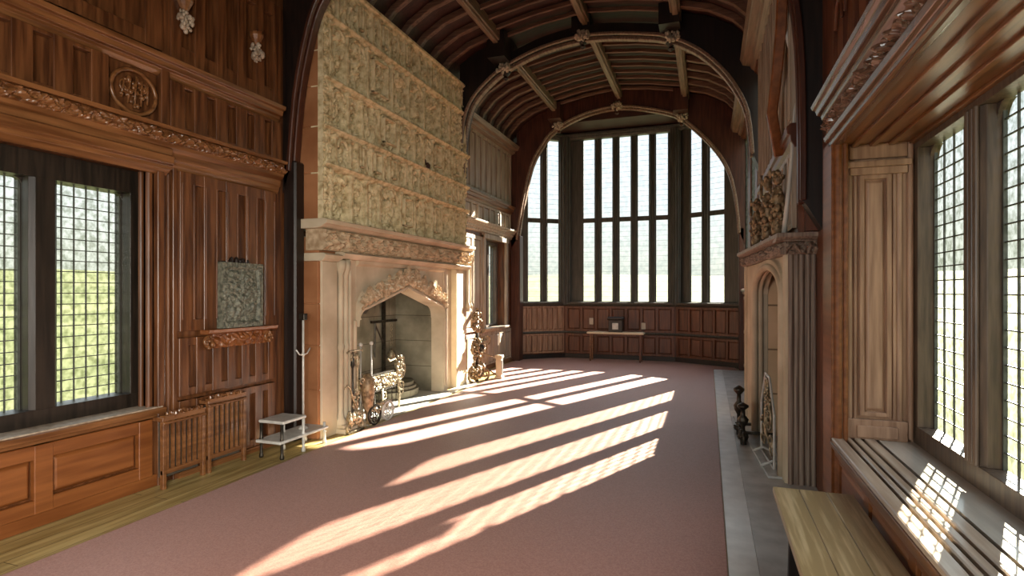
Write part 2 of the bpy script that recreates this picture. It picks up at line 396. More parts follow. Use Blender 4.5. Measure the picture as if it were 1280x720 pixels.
# window jamb mouldings and pilaster
m = MB()
m.vprof(L, [(3.48, -.28), (3.50, -.28), (3.50, 0), (3.48, 0)], .66, 2.68)
for u, d_, r in ((3.475, -.22, .02), (3.47, -.12, .025), (3.47, -.03, .03)): reeds(m, L, [u], .66, 2.68, r, d_)
m.fbox(L, 3.50, 3.56, 0, .045, 0.0, 2.68); reeds(m, L, [3.58, 3.63], 0.6, 2.68, .018, 0); m.fbox(L, 3.655, 3.70, 0, .03, 0, 2.9)
m.build('window_architrave', 'oak', wl, bevel=.004)
# plank-like panels beside the window
m = MB(); panels(m, L, 3.70, 4.86, 1.30, 2.72, 4, 1, .16, .10, .06, False)
panels(m, L, 3.70, 4.86, .72, 1.24, 6, 1, .10, .07, .05, False); panels(m, L, 3.70, 4.86, .06, .68, 6, 1, .10, .07, .05, False)
for i in range(5):
    u = 3.78 + i * .25; reeds(m, L, [u - .06, u + .06], 1.40, 2.62, .010, .06)
for i in range(4):
    u = 3.905 + i * .25; reeds(m, L, [u], 1.40, 2.62, .012, 0)
m.build('wall_panelling', 'oak', wl, bevel=.005)
# head mouldings and cornice
m = MB(); m.mould(L, -.2, 3.6, 2.66, 2.88, 0, [(0, .02), (.2, .07), (.35, .075), (.4, .11), (.7, .12), (.75, .09), (1, .10)])
m.mould(L, 3.6, 4.93, 2.72, 2.86, 0, [(0, .02), (.3, .04), (.5, .045), (.6, .06), (1, .065)])
m.mould(L, -.2, 4.93, 3.50, 3.66, 0, [(0, .02), (.2, .05), (.35, .055), (.4, .09), (.7, .10), (.75, .13), (1, .14)])
m.mould(L, 9.19, 12.72, 3.48, 3.66, 0, [(0, .02), (.2, .05), (.35, .055), (.4, .09), (.7, .10), (.75, .13), (1, .14)])
m.build('wall_moulding', 'oak_h', wl, bevel=.003)
def vine(F, u0, u1, z0, z1, amp, k=1.0, thr=0.0):
    zc = (z0 + z1) / 2; hh = (z1 - z0) / 2
    def fn(u, z):
        s_ = math.sin(u * 2 * PI / .16 * k); c = math.exp(-(((z - zc) / hh - .55 * s_) / .35) ** 2)
        q = abs(N(u * 22, z * 22, 3.1)) * 1.6; e = sst(1, .82, abs(z - zc) / hh)
        return .01 + amp * e * (.55 * c + .75 * q)
    return fn
m = MB(); m.relief(L, -.2, 4.93, 2.925, 3.03, 520, 12, lambda u, z: .10 + vine(L, 0, 0, 2.925, 3.03, .05)(u, z), back=0)
m.mould(L, -.2, 4.93, 2.86, 2.93, 0, [(0, .06), (.5, .10), (1, .11)]); m.mould(L, -.2, 4.93, 3.03, 3.06, 0, [(0, .15), (1, .16)])
m.build('vine_cornice', 'oak_h', wl)
m = MB(); panels(m, L, 0.1, 3.07, 3.08, 3.49, 11, 1, .13, .03, .07, False); panels(m, L, 3.60, 4.93, 3.08, 3.49, 5, 1, .14, .03, .07, False)
reeds(m, L, [.165 + .2582 * i + .1 for i in range(11)] + [3.80 + .238 * i for i in range(5)], 3.1, 3.48, .012, 0)
m.fbox(L, 3.52, 3.60, 0, .06, 2.90, 4.95)
panels(m, L, .1, 3.52, 3.70, 4.75, 5, 1, .16, .12, .08, False); panels(m, L, 3.6, 4.93, 3.68, 4.75, 5, 1, .11, .14, .07, False)
m.build('frieze_panelling', 'oak', wl, bevel=.005)
m = MB()   # carved roundel
c = (3.30, 3.285)
m.tube([L.P(c[0] + .19 * math.cos(q), .03, c[1] + .175 * math.sin(q)) for q in [2 * PI * k / 28 for k in range(29)]], .018, 6)
for i in range(5): m.tube([L.P(c[0] - .10 + i * .055, .02, c[1] - .13 + .03 * abs(i - 2)), L.P(c[0] - .08 + i * .05, .03, c[1] + .13 - .02 * abs(i - 2))], .010, 5)
for s_ in (-1, 1): m.scroll(L, c[0] + s_ * .06, c[1] + .04, .07, 1.5, .02, .010, 0, s_)
m.carve(L.P(c[0], .02, c[1]), (.02, .13, .12), 30, (.012, .022), 3)
m.build('carved_roundel', 'oak_h', wl, smooth=True)
m = MB(); panels(m, L, 9.22, 12.55, 3.68, 4.92, 11, 1, .07, .07, .05); panels(m, L, 9.22, 12.55, 3.10, 3.48, 10, 1, .08, .05, .04)
panels(m, L, 9.3, 12.6, .05, .80, 9, 1, .07, .08, .03); panels(m, L, 9.3, 10.8, .85, 2.8, 3, 1, .1, .08, .03)
m.build('pale_panelling', 'oak_pale', wl, bevel=.006, label='weathered pale grey-brown panelling')  # sunlight on this stretch of wall is put into the pale oak
m = MB(); m.mould(L, 9.19, 12.6, 2.88, 3.10, 0, CORN)
m.fbox(L, 10.82, 10.95, 0, .05, .80, 2.85); m.fbox(L, 12.2, 12.33, 0, .05, .80, 2.85); m.fbox(L, 10.82, 12.33, 0, .07, 2.78, 2.88)
m.mould(L, 10.8, 12.35, .80, .88, -.1, [(0, .05), (.5, .10), (1, .11)])
m.build('pale_moulding', 'oak_pale', wl, bevel=.004)
MB().mould(L, 3.7, 4.93, 0, .05, 0, [(0, .05), (.7, .05), (1, .04)]).mould(L, 9.25, 12.6, 0, .1, 0, [(0, .05), (.7, .05), (1, .04)]).build('baseboard_left', 'oak_h', kind='structure')
window('window_1', L, [(-.06, .49), (.64, 1.19), (1.38, 1.93), (2.12, 2.67), (2.86, 3.41)], .79, 2.49, -.29, 'frame_wood', .092, .083, mdep=.13, jamb0=.12, jamb1=.07, head=.19, foot=.13, lead=.0045, inner=False)
window('window_2', L, [(11.02, 11.5), (11.62, 12.1)], .92, 2.70, -.26, 'mullion_brown', .12, .2, mdep=.1, jamb0=.07, jamb1=.1, head=.08, foot=.07, glass='glass_bay')

# carved wall shelf and the relief plaque
t = thing('wall_shelf', (-4.46, 4.35, 1.1), 'carved oak wall shelf with brackets below the dark relief plaque', 'shelf')
m = MB(); m.mould(L, 3.93, 4.80, 1.255, 1.30, .03, [(0, .12), (.3, .14), (1, .15)]); m.build('shelf_board', 'oak_dado', t, bevel=.003)
m = MB(); m.relief(L, 4.02, 4.74, 1.12, 1.255, 110, 22, lambda u, z: .06 + .05 * abs(N(u * 18, z * 18, 5)) + .05 * math.exp(-((u - 4.40) / .16) ** 2 - ((z - 1.19) / .05) ** 2), back=.03)
m.build('apron', 'oak_dado', t)
for u in (3.99, 4.74):
    m = MB(); m.scroll(L, u, 1.18, .055, 1.4, .07, .016, PI / 2, 1); m.carve(L.P(u, .07, 1.18), (.035, .045, .06), 22, (.012, .022), int(u * 100)); m.build('bracket', 'oak_h', t, smooth=True)
t = thing('relief_plaque', (-4.40, 4.34, 1.30), 'dark green cast relief plaque standing on the carved wall shelf', 'plaque')
def plq(u, z):
    a, b = (u - 4.34) / .25, (z - 1.62) / .32
    fr = .03 * sst(.78, .84, max(abs(a), abs(b))); 
    r2 = a * a + b * b * 1.0
    return .10 + fr + .05 * max(0, 1 - r2) * (.5 + abs(N(u * 16, z * 16, 9)) * 1.2) + .016 * abs(N(u * 40, z * 40, 2))
m = MB(); m.relief(L, 4.09, 4.60, 1.305, 1.935, 70, 84, plq, back=.05); m.build('plaque_face', 'slate', t)
m = MB(); m.fbox(L, 4.07, 4.62, .032, .055, 1.302, 1.95); m.carve(L.P(4.34, .08, 1.955), (.02, .14, .02), 16, (.014, .024), 8); m.build('backing', 'black_oak', t)

# slatted radiator guards
def guard(y0, y1, x, h, label):
    t = thing('radiator_guard', (x, (y0 + y1) / 2, 0), label, 'radiator guard', 'slatted guards along the left wall')
    m = MB(); m.box(x - .10, x + .015, y0, y1, h - .035, h); m.tube([(x + .02, y0, h - .05), (x + .02, y1, h - .05)], .012, 8); m.build('top_rail', 'oak_h', t, bevel=.004)
    MB().box(x - .015, x + .012, y0, y1, .12, .16).build('bottom_rail', 'oak_h', t, bevel=.003)
    m = MB(); m.box(x - .085, x - .03, y0 + .03, y1 - .03, .08, h - .05); m.build('radiator', 'soot', t, bevel=.01)
    n = 7
    for i in range(n):
        y = y0 + .05 + (y1 - y0 - .1) * i / (n - 1); MB().box(x - .010, x + .010, y - .012, y + .012, .16, h - .035).build('slat', 'oak_h', t)
    for y in (y0, y1 - .032): MB().box(x - .02, x + .02, y, y + .032, 0, h - .035).build('leg', 'oak_h', t, bevel=.003)
    m = MB(); m.box(x - .035, x + .03, y0 + .01, y1 - .01, h, h + .012); m.carve(((x + .0), (y0 + y1) / 2, h + .018), (.03, (y1 - y0) / 2 - .02, .012), 40, (.010, .018), int(y0 * 10)); m.build('carved_edge', 'oak_h', t)
guard(3.44, 3.86, -4.30, .60, 'slatted oak radiator guard nearer the left window')
guard(3.89, 4.33, -4.30, .66, 'slatted oak radiator guard beside the step stool')

# step stool and pole
t = thing('step_stool', (-4.1, 4.8, 0), 'pale two-tier metal step stool beside the fireplace corner', 'stool')
MB().box(-4.24, -3.93, 4.44, 4.78, .345, .375).build('upper_tread', 'steel', t, bevel=.008)
MB().box(-4.24, -3.93, 4.40, 5.14, .155, .185).build('lower_tread', 'steel', t, bevel=.008)
for x, y, h in ((-3.955, 4.45, .345), (-3.955, 4.76, .345), (-4.21, 4.45, .345), (-4.21, 4.76, .345), (-3.96, 5.10, .23), (-4.21, 5.10, .155)):
    MB().lathe((x, y, 0), [(.020, 0), (.022, .02), (.014, .05), (.014, h * .5), (.021, h * .55), (.014, h * .6), (.016, h)], 8).build('leg', 'iron' if y < 4.5 else 'steel', t, smooth=True)
t = thing('standing_pole', (-4.10, 4.93, .185), 'slim pale standing pole with cross handle, rising from the step stool', 'pole')
MB().tube([(-4.10, 4.93, .21), (-4.10, 4.93, 1.36)], .012, 8).build('shaft', 'steel', t, smooth=True)
MB().lathe((-4.10, 4.93, .185), [(.05, 0), (.05, .012), (.025, .03), (.012, .05)], 12).build('foot', 'steel', t, smooth=True)
MB().box(-4.135, -4.065, 4.90, 4.96, 1.35, 1.42).build('cap', 'iron', t, bevel=.006)
m = MB(); m.tube([(-4.10, 4.82, 1.04), (-4.10, 4.87, .985), (-4.10, 4.93, .975), (-4.10, 4.99, .985), (-4.10, 5.04, 1.04)], .008, 6); m.blob((-4.1, 4.93, .98), .022); m.build('cross_handle', 'steel', t, smooth=True)

# ------------------------------------------------------------------ great left fireplace
X0 = -4.08; C = Fr((X0, 0, 0), (0, 1, 0), (1, 0, 0)); YA, YB = 5.22, 9.19
fp = thing('stone_fireplace', (-4.3, 7.2, 0), 'huge carved stone fireplace rising to the roof on the left', 'fireplace')
YC, HW = 7.105, 1.205
def zar(y):
    t_ = min(1, abs(y - YC) / HW)
    return 1.70 - .27 * t_ / .85 if t_ < .85 else 1.22 + .21 * math.sqrt(max(0, 1 - ((t_ - .85) / .15) ** 2))
# overmantel relief
rows = [(2.45, 3.10, .42), (3.10, 3.52, .22), (3.52, 4.07, .36), (4.07, 4.78, .50), (4.78, 5.26, .20)]
cells = []
R = random.Random(11)
for z0, z1, wd in rows:
    u = YA + (.10 if wd > .3 else .04); cs = []
    while u < YB - .12:
        w_ = wd * R.uniform(.62, 1.35); w_ = min(w_, YB - u) if YB - u - w_ > .12 else YB - u
        cs.append((u, u + w_, R.randint(0, 3), R.uniform(-.03, .03), R.uniform(0, 50))); u += w_
    cells.append((z0, z1, cs))
def over(u, z):
    h_ = 0
    for z0, z1, cs in cells:
        if z0 <= z < z1 or (z >= z1 and z1 == 5.26):
            zz = (z - z0) / (z1 - z0); tall = z1 - z0
            led = .125 * sst(.085, .045, z1 - z) * (.85 + .3 * N(u * 9, 0, z1))
            dent = .07 * sst(.15, .12, z1 - z) * (1 if math.sin(u * 2 * PI / .075) > -.2 else .25)
            low = .075 * sst(.085, .06, z - z0) * (.35 + abs(N(u * 24, z * 30, 4)) * 1.6)
            for a, b, k, off, sd in cs:
                if a <= u < b:
                    cx = (a + b) / 2; w_ = (b - a); uu = (u - cx) / (w_ / 2); edge = min(u - a, b - u)
                    pil = .090 * sst(.050, .032, edge) * (1 - .25 * sst(.02, .0, abs(edge - .02)))
                    lump = abs(N(u * 13, z * 10, sd)) * 1.7
                    if k == 0:   # standing figure under an arch
                        f1 = 1.1 * math.exp(-(uu / .34) ** 4 - ((zz - .42) / .26) ** 4) * (.6 + .6 * lump) + math.exp(-(uu / .2) ** 2 - ((zz - .76) / .08) ** 2)
                    elif k == 1:  # shield in a square frame
                        q = max(abs(uu) / .66, abs(zz - .52) / .33); f1 = .9 * sst(1.06, 1.0, q) - .75 * sst(.84, .76, q) + .7 * sst(.62, .4, q) * (.4 + lump)
                    elif k == 2:  # paired shafts
                        f1 = 1.1 * math.exp(-((abs(uu) - .42) / .16) ** 4) + .5 * math.exp(-(uu / .14) ** 2) * lump
                    else:       # two busts, one above the other
                        f1 = (math.exp(-(uu / .5) ** 4 - ((zz - .3) / .15) ** 4) + math.exp(-(uu / .45) ** 4 - ((zz - .72) / .12) ** 4)) * (.5 + .7 * lump)
                    if tall > .6 and zz > .68 and k != 1: f1 = f1 * .4 + .75 * sst(.68, .72, zz)
                    h_ = max(pil, .085 * f1 + off * .3) + .028 * lump
                    break
            h_ = max(h_, led, dent if tall > .4 else 0, low) + .016 * N(u * 34, z * 34, 8)
            break
    e = min(u - YA, YB - u); h_ *= .55 + .45 * sst(0, .06, e)
    dk = ((u - 7.72) / .15) ** 2 + ((z - 3.62) / .13) ** 2
    if dk < 1: h_ -= .11 * (1 - dk)
    return -.10 + h_ * 1.15 + .02 * N(u * 55, z * 55, 3)
m = MB(); m.relief(C, YA, YB, 2.45, 5.26, 330, 240, over, back=-.16)
om = m.build('overmantel_relief', 'chim', fp, fix=True)
m = MB()   # crisp ledges, pilasters and panel frames standing on the carved ground
for z0, z1, cs in cells:
    if z1 < 5.2: m.mould(C, YA - .02, YB + .01, z1 - .055, z1 + .012, -.05, [(0, .02), (.2, .04), (.45, .05), (.5, .065), (.85, .075), (1, .06)])
    else: m.mould(C, YA - .02, YB + .01, z1 - .09, z1 + .01, -.05, [(0, .02), (.5, .05), (.6, .08), (1, .08)])
    for a, b, k, off, sd in cs:
        if k != 3 or z1 - z0 > .4:
            m.fbox(C, a - .022, a + .022, -.06, .045, z0 + .012, z1 - .055)
            m.fbox(C, a - .032, a + .032, -.06, .060, z1 - .10, z1 - .055); m.fbox(C, a - .032, a + .032, -.06, .058, z0 + .012, z0 + .05)
        if k == 1:
            q0, q1, p0, p1 = a + (b - a) * .2, b - (b - a) * .2, z0 + (z1 - z0) * .2, z0 + (z1 - z0) * .82
            for A0, A1, B0, B1 in ((q0, q1, p0, p0 + .025), (q0, q1, p1 - .025, p1), (q0, q0 + .025, p0, p1), (q1 - .025, q1, p0, p1)): m.fbox(C, A0, A1, -.06, .055, B0, B1)
        if k == 0 and b - a > .2:
            c0 = (a + b) / 2; rr_ = (b - a) / 2 - .05; m.tube([C.P(c0 + rr_ * math.cos(q), .02, z1 - .13 - rr_ * .6 + rr_ * math.sin(q)) for q in [PI * i / 8 for i in range(9)]], .022, 5)
m.build('ledge_and_pilaster_frame', 'chim', om, bevel=.006)
m = MB(); R2 = random.Random(21)
for z0, z1, cs in cells:
    for a, b, k, off, sd in cs:
        n_ = int(70 * (b - a) * (z1 - z0) / .12)
        for _ in range(n_):
            u_ = R2.uniform(a + .03, b - .03); z_ = R2.uniform(z0 + .03, z1 - .08)
            if ((u_ - 7.72) / .15) ** 2 + ((z_ - 3.62) / .13) ** 2 < 1: continue
            q = R2.uniform(.012, .032); m.blob(C.P(u_, over(u_, z_) + q * .1, z_), (q * .9, q * R2.uniform(.5, 1.1), q * R2.uniform(.7, 2.0)), 6, 4)
m.build('foliage_carving', 'chim', om)
m = MB(); m.carve(C.P(7.72, -.05, 3.60), (.05, .09, .08), 26, (.02, .035), 4); m.build('dark_boss', 'dark_red', om, smooth=True, label='dark brown boss in a hollow of the carving')
# irregular long-and-short quoins on the near corner
m = MB(); z = 2.45; k = 0
while z < 5.2:
    hh = R.uniform(.16, .34); q = R.uniform(.05, .16)
    m.relief(C, YA - .042, YA + q, z, min(5.24, z + hh), 8, 14, lambda u, zz: .02 + .035 * abs(N(u * 30, zz * 26, 6)) + .015, back=-.12); z += hh + .004
m.build('quoin_edge', 'chim', om)
# ashlar body, near side with stone courses
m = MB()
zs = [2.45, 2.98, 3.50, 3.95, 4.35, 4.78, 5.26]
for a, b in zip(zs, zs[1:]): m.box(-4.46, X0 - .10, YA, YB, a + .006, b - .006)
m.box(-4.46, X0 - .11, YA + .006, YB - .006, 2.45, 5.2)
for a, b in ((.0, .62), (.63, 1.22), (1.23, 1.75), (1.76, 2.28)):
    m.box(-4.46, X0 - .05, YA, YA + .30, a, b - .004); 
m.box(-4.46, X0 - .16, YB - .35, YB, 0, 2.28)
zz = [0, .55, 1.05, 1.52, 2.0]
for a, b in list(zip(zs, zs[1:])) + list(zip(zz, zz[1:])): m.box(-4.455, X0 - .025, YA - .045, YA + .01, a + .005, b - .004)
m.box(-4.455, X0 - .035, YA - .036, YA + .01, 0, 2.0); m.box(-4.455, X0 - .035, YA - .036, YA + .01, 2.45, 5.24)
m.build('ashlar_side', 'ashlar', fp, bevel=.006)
# mantel shelf with returns
m = MB(); pr_ = [(-.38, 2.36), (.0, 2.36), (.06, 2.375), (.10, 2.40), (.13, 2.41), (.14, 2.455), (.10, 2.465), (-.38, 2.465)]
m.prof(C, pr_, YA - .10, YB + .10)
m.prof(C, [(-.38, 2.00), (.02, 2.00), (.05, 2.03), (.07, 2.07), (.03, 2.09), (-.38, 2.09)], YA - .03, YA + .30)
m.build('mantel_shelf', 'stone', fp, bevel=.004)
m = MB(); m.relief(C, YA - .03, YB + .03, 2.12, 2.36, 420, 26, lambda u, z: .01 + vine(C, 0, 0, 2.12, 2.36, .10, .7)(u, z), back=-.2)
R3 = random.Random(5)
for _ in range(900):
    u_ = R3.uniform(YA, YB); z_ = 2.24 + .085 * math.sin(u_ * 2 * PI / .24) * R3.uniform(.2, 1) + R3.uniform(-.03, .03); q = R3.uniform(.012, .026)
    m.blob(C.P(u_, .05, z_), (q * 1.2, q * R3.uniform(.7, 1.3), q * R3.uniform(.7, 1.3)), 6, 4)
m.build('frieze', 'tan_stone', fp)
m = MB(); m.prof(C, [(-.2, 2.04), (.04, 2.04), (.07, 2.07), (.09, 2.10), (.05, 2.12), (-.2, 2.12)], YA + .3, YB + .02); m.build('lower_moulding', 'stone', fp, bevel=.003)
# spandrel with crocketed arch
y0, y1 = YC - HW, YC + HW
def spn(u, z):
    dz = z - zar(u); t_ = abs(u - YC) / HW
    base = -.03; base += .05 * sst(.05, .03, dz)
    th = .17 + .06 * (1 - t_); band = sst(.06, .09, dz) * sst(th + .06, th, dz + .05 * N(u * 8, 0, 1))
    base += band * (.03 + .13 * abs(N(u * 17, z * 17, 12)) + .03 * math.sin(u * 50) * math.sin(z * 60))
    if z > 1.97: base += .04 * sst(1.97, 2.0, z)
    return base
m = MB(); m.relief(C, y0, y1, 0, 2.04, 230, 46, spn, back=-.25, zlo=zar, zhi=lambda u: 2.04)
m.build('arch_spandrel', 'stone', fp)
m = MB()
for _ in range(1100):
    u_ = R3.uniform(y0 + .04, y1 - .04); t_ = abs(u_ - YC) / HW; z_ = zar(u_) + R3.uniform(.08, .20 + .09 * (1 - t_) + .05 * math.sin(u_ * 26)); q = R3.uniform(.012, .030)
    m.blob(C.P(u_, .01 + R3.uniform(0, .04), min(z_, 2.0)), (q, q * R3.uniform(.6, 1.2), q * R3.uniform(.7, 1.8)), 6, 4)
m.build('crocket_carving', 'tan_stone', fp)
# jambs and shafts
m = MB()
m.box(X0 - .25, X0 - .03, YA + .30, YA + .36, .0, 2.04)
m.fbox(C, YA - .005, YA + .27, -.20, .0, 0, 2.0)
m.fbox(C, y0 - .20, y0, -.25, -.03, 0, 2.04); m.fbox(C, y0 - .20, y0 - .165, -.1, .03, 0, 2.04)
reeds(m, C, [y0 - .03], .12, 1.3, .028, -.03)
m.build('jamb', 'stone', fp, bevel=.006); m = MB()
m.fbox(C, y1, y1 + .16, -.25, -.02, 0, 2.04); m.fbox(C, y1 + .16, YB - .42, -.22, -.10, 0, 2.04); m.fbox(C, YB - .42, YB, -.22, -.0, 0, 2.04)
reeds(m, C, [y1 + .03], .12, 1.3, .028, -.02)
m.build('jamb', 'stone', fp, bevel=.006)
for u in (YA + .33, YA + .42):
    m = MB(); p = C.P(u, -.0, 0); m.lathe(p, [(.07, .0), (.07, .14), (.045, .18), (.034, .24), (.034, .95), (.05, 1.0), (.034, 1.05), (.034, 1.85), (.06, 1.92), (.065, 2.02)], 12); m.build('shaft', 'stone', fp, smooth=True)
for u in (YB - .02, YB + .08, YB + .17):
    m = MB(); p = C.P(u, .03, 0); m.lathe(p, [(.045, 1.36), (.05, 1.42), (.028, 1.46), (.028, 2.18), (.045, 2.22), (.05, 2.36)], 10); m.build('shaft', 'stone', fp, smooth=True)
m = MB(); m.box(X0 - .3, X0 + .06, YB, YB + .22, 1.30, 1.37); m.build('bracket_shelf', 'stone', fp); m = MB(); m.carve(C.P(YB + .09, .03, 2.30), (.05, .13, .09), 50, (.015, .03), 22); m.build('end_bracket', 'stone', fp)
m = MB(); m.fbox(C, YA + .24, YA + .68, -.1, .13, .0, .06); m.fbox(C, YA + .26, YA + .66, -.1, .10, .06, .10); m.build('jamb_plinth', 'stone', fp, bevel=.01)
# firebox
m = MB(); xb = -5.0
m.box(xb - .05, xb, y0 - .05, y1 + .05, .0, 2.1); m.box(xb, X0 - .22, y0 - .08, y0 - .001, 0, 2.1); m.box(xb, X0 - .22, y1 + .001, y1 + .08, 0, 2.1); m.box(xb, X0 - .22, y0, y1, 2.0, 2.1)
m.build('firebox', 'firebox', fp)
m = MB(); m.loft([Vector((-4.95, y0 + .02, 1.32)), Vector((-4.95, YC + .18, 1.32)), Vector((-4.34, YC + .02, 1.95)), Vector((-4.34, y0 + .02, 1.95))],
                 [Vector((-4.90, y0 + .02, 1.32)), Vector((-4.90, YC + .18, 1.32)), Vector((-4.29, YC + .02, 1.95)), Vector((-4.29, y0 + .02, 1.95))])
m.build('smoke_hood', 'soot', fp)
m = MB(); cx = (-4.75, 7.75)
for k, (rr_, a, b) in enumerate(((.52, 0.03, .13), (.47, .13, .18), (.42, .18, .24))):
    pts = [(cx[0] + rr_ * math.cos(q) * .8, cx[1] + rr_ * math.sin(q)) for q in [-PI / 2 + PI * i / 14 for i in range(15)]]
    m.loft([Vector((x, y, a)) for x, y in pts], [Vector((x, y, b)) for x, y in pts])
m.build('hearth_step', 'firebox', fp, bevel=.006)
m = MB(); m.box(-5.0, X0 - .02, y0, y1, .001, .012); m.box(X0 - .018, X0 + .15, YA + .7, YB + .25, .001, .012); m.build('hearth_slab', 'hearth', fp)
# iron crane on the back of the fire
t = thing('fire_crane', (-4.94, 7.86, .03), 'black iron crane post standing against the firebox back', 'fire crane')
m = MB(); m.box(-4.97, -4.93, 7.83, 7.89, .03, 1.5); m.build('post', 'iron', t)
m = MB(); m.box(-4.965, -4.935, 7.5, 8.25, 1.16, 1.20); m.tube([(-4.95, 7.6, .62), (-4.94, 7.6, 1.16)], .014, 6); m.tube([(-4.95, 7.60, 1.16), (-4.95, 7.86, .8)], .012, 6); m.build('arm', 'iron', t)
m = MB()
for k in range(6): m.tube([(-4.93 + .018 * math.cos(q), 8.06 + .018 * math.sin(q) * (k % 2), 1.1 - k * .06 + .03 * math.sin(q)) for q in [2 * PI * i / 8 for i in range(9)]], .005, 5)
m.lathe((-4.93, 8.06, .52), [(.02, .0), (.06, .03), (.07, .10), (.03, .17), (.01, .2)], 10); m.build('hanging_chain', 'brass', t, smooth=True)

# andirons and fire furniture, left
def andiron_tall(x, y, h, label, seed):
    t = thing('andiron', (x, y, 0), label, 'andiron')
    F_ = Fr((x, y, 0), (0, 1, 0), (1, 0, 0)); z0 = .0
    m = MB(); m.carve(F_.P(0, 0, .17), (.05, .15, .07), 60, (.018, .032), seed)
    for s_ in (-1, 1): m.scroll(F_, s_ * .10, .07, .065, 1.3, 0, .014, -PI / 2, s_)
    m.box(x - .03, x + .03, y - .15, y + .15, .0, .03); m.build('base', 'brass', t, smooth=True)
    for s_ in (-.045, .045):
        m = MB(); m.lathe((x, y + s_, .1), [(.022, 0), (.03, .06), (.014, .12), (.013, h * .35), (.028, h * .38), (.013, h * .42), (.013, h * .68), (.027, h * .72), (.02, h * .8), (.008, h * .88)], 8); m.build('shaft', 'iron' if s_ < 0 else 'brass', t, smooth=True)
    m = MB(); m.tube([F_.P(-.15, 0, h * .98), F_.P(-.12, 0, h), F_.P(.12, 0, h), F_.P(.15, 0, h * .98)], .011, 6); m.tube([F_.P(-.08, 0, h * .9), F_.P(.08, 0, h * .9)], .011, 6); m.carve(F_.P(0, 0, h * .92), (.02, .09, .05), 24, (.012, .02), seed + 1); m.build('top_rail', 'brass', t, smooth=True)
    m = MB(); m.tube([F_.P(0, .02, h * .3), F_.P(-.08, .03, h * .42), F_.P(-.13, .03, h * .55), F_.P(-.19, .03, h * .60), F_.P(-.24, .03, h * .57)], .010, 6); m.scroll(F_, .11, h * .6, .05, 1.2, .02, .009); m.carve(F_.P(0, 0, h * .40), (.03, .07, .12), 30, (.010, .02), seed + 2); m.build('scroll_arm', 'brass', t, smooth=True)
    return t
andiron_tall(-3.93, 5.62, .96, 'tall brass and iron andiron before the near jamb of the left fireplace', 31)
t = thing('fire_basket', (-4.22, 6.55, .03), 'ornate wrought fire basket with scrolled front inside the left fireplace', 'fire basket')
FB = Fr((-4.18, 6.55, .03), (0, 1, 0), (1, 0, 0))
for u in (-.48, -.24):
    m = MB(); m.tube([FB.P(u, .02, 0), FB.P(u, .02, .92)], .011, 6); m.blob(FB.P(u, .02, .95), .028); m.build('upright', 'steel', t, smooth=True)
m = MB(); m.relief(Fr(FB.P(0, 0, 0), (0, 1, 0), (1, 0, 0)), -.5, .5, .32, .50, 70, 16, lambda u, z: .02 + .07 * abs(N(u * 20, z * 22, 15)), back=-.02)
m.carve(FB.P(-.42, .03, .46), (.04, .08, .12), 36, (.018, .03), 5); m.build('front_panel', 'brass', t)
m = MB()
for z in (.30, .52): m.box(-4.20, -4.16, 6.05, 7.08, z + .02, z + .04)
for i in range(9): m.tube([FB.P(-.44 + i * .11, -.02, .06), FB.P(-.44 + i * .11, -.02, .5)], .008, 5)
for i in range(7): m.tube([FB.P(-.42 + i * .14, -.4, .30), FB.P(-.42 + i * .14, 0, .30)], .009, 5)
m.box(-4.60, -4.56, 6.07, 7.03, .30, .34); m.build('grate', 'iron', t)
for u in (-.46, 0, .44):
    m = MB(); m.tube([FB.P(u - .04, .05, 0), FB.P(u, .03, .12), FB.P(u + .03, .01, .32)], .017, 6); m.scroll(FB, u + .07, .20, .07, 1.3, .02, .011, PI, -1); m.build('leg', 'brass', t, smooth=True)
m = MB(); m.tube([FB.P(-.42, -.36, 0), FB.P(-.42, -.38, .30)], .013, 6); m.build('leg', 'iron', t); MB().tube([FB.P(.42, -.36, 0), FB.P(.42, -.38, .30)], .013, 6).build('leg', 'iron', t)
m = MB(); m.scroll(FB, .48, .52, .13, 1.6, .03, .017, -PI / 2, 1); m.scroll(FB, .50, .30, .10, 1.4, .03, .015, PI / 2, 1); m.carve(FB.P(.48, .02, .58), (.05, .10, .16), 46, (.014, .03), 9)
m.tube([FB.P(.45, .02, .6), FB.P(.35, .02, .68), FB.P(.22, .02, .66), FB.P(.16, .02, .70)], .012, 6); m.build('end_scroll', 'brass', t, smooth=True)
t = thing('log_cradle', (-3.92, 6.12, 0), 'low scrolled iron log cradle on the hearth edge', 'log cradle')
FC = Fr((-3.90, 6.12, 0), (.05, 1, 0), (1, -.05, 0))
for k, u in enumerate((-.15, .13)):
    m = MB(); m.tube([FC.P(u + .115 * math.cos(q), .02, .135 + .115 * math.sin(q)) for q in [2 * PI * i / 20 for i in range(21)]], .017, 6)
    for j in range(4): m.scroll(FC, u + .05 * math.cos(j * PI / 2), .135 + .05 * math.sin(j * PI / 2), .045, 1.2, .02, .010, j)
    m.build('scroll_wheel', 'steel' if k else 'iron', t, smooth=True)
m = MB(); m.tube([FC.P(-.26, .02, .03), FC.P(.25, .02, .03)], .012, 6); m.tube([FC.P(-.24, .02, .25), FC.P(.2, .02, .26)], .012, 6); m.carve(FC.P(-.02, .02, .2), (.03, .2, .06), 40, (.012, .022), 12); m.build('rail', 'brass', t, smooth=True)
m = MB(); m.lathe(FC.P(-.22, -.03, .03), [(.03, 0), (.025, .10), (.06, .22), (.085, .42), (.07, .55), (.03, .62)], 12); m.build('vase_support', 'bronze', t, smooth=True)
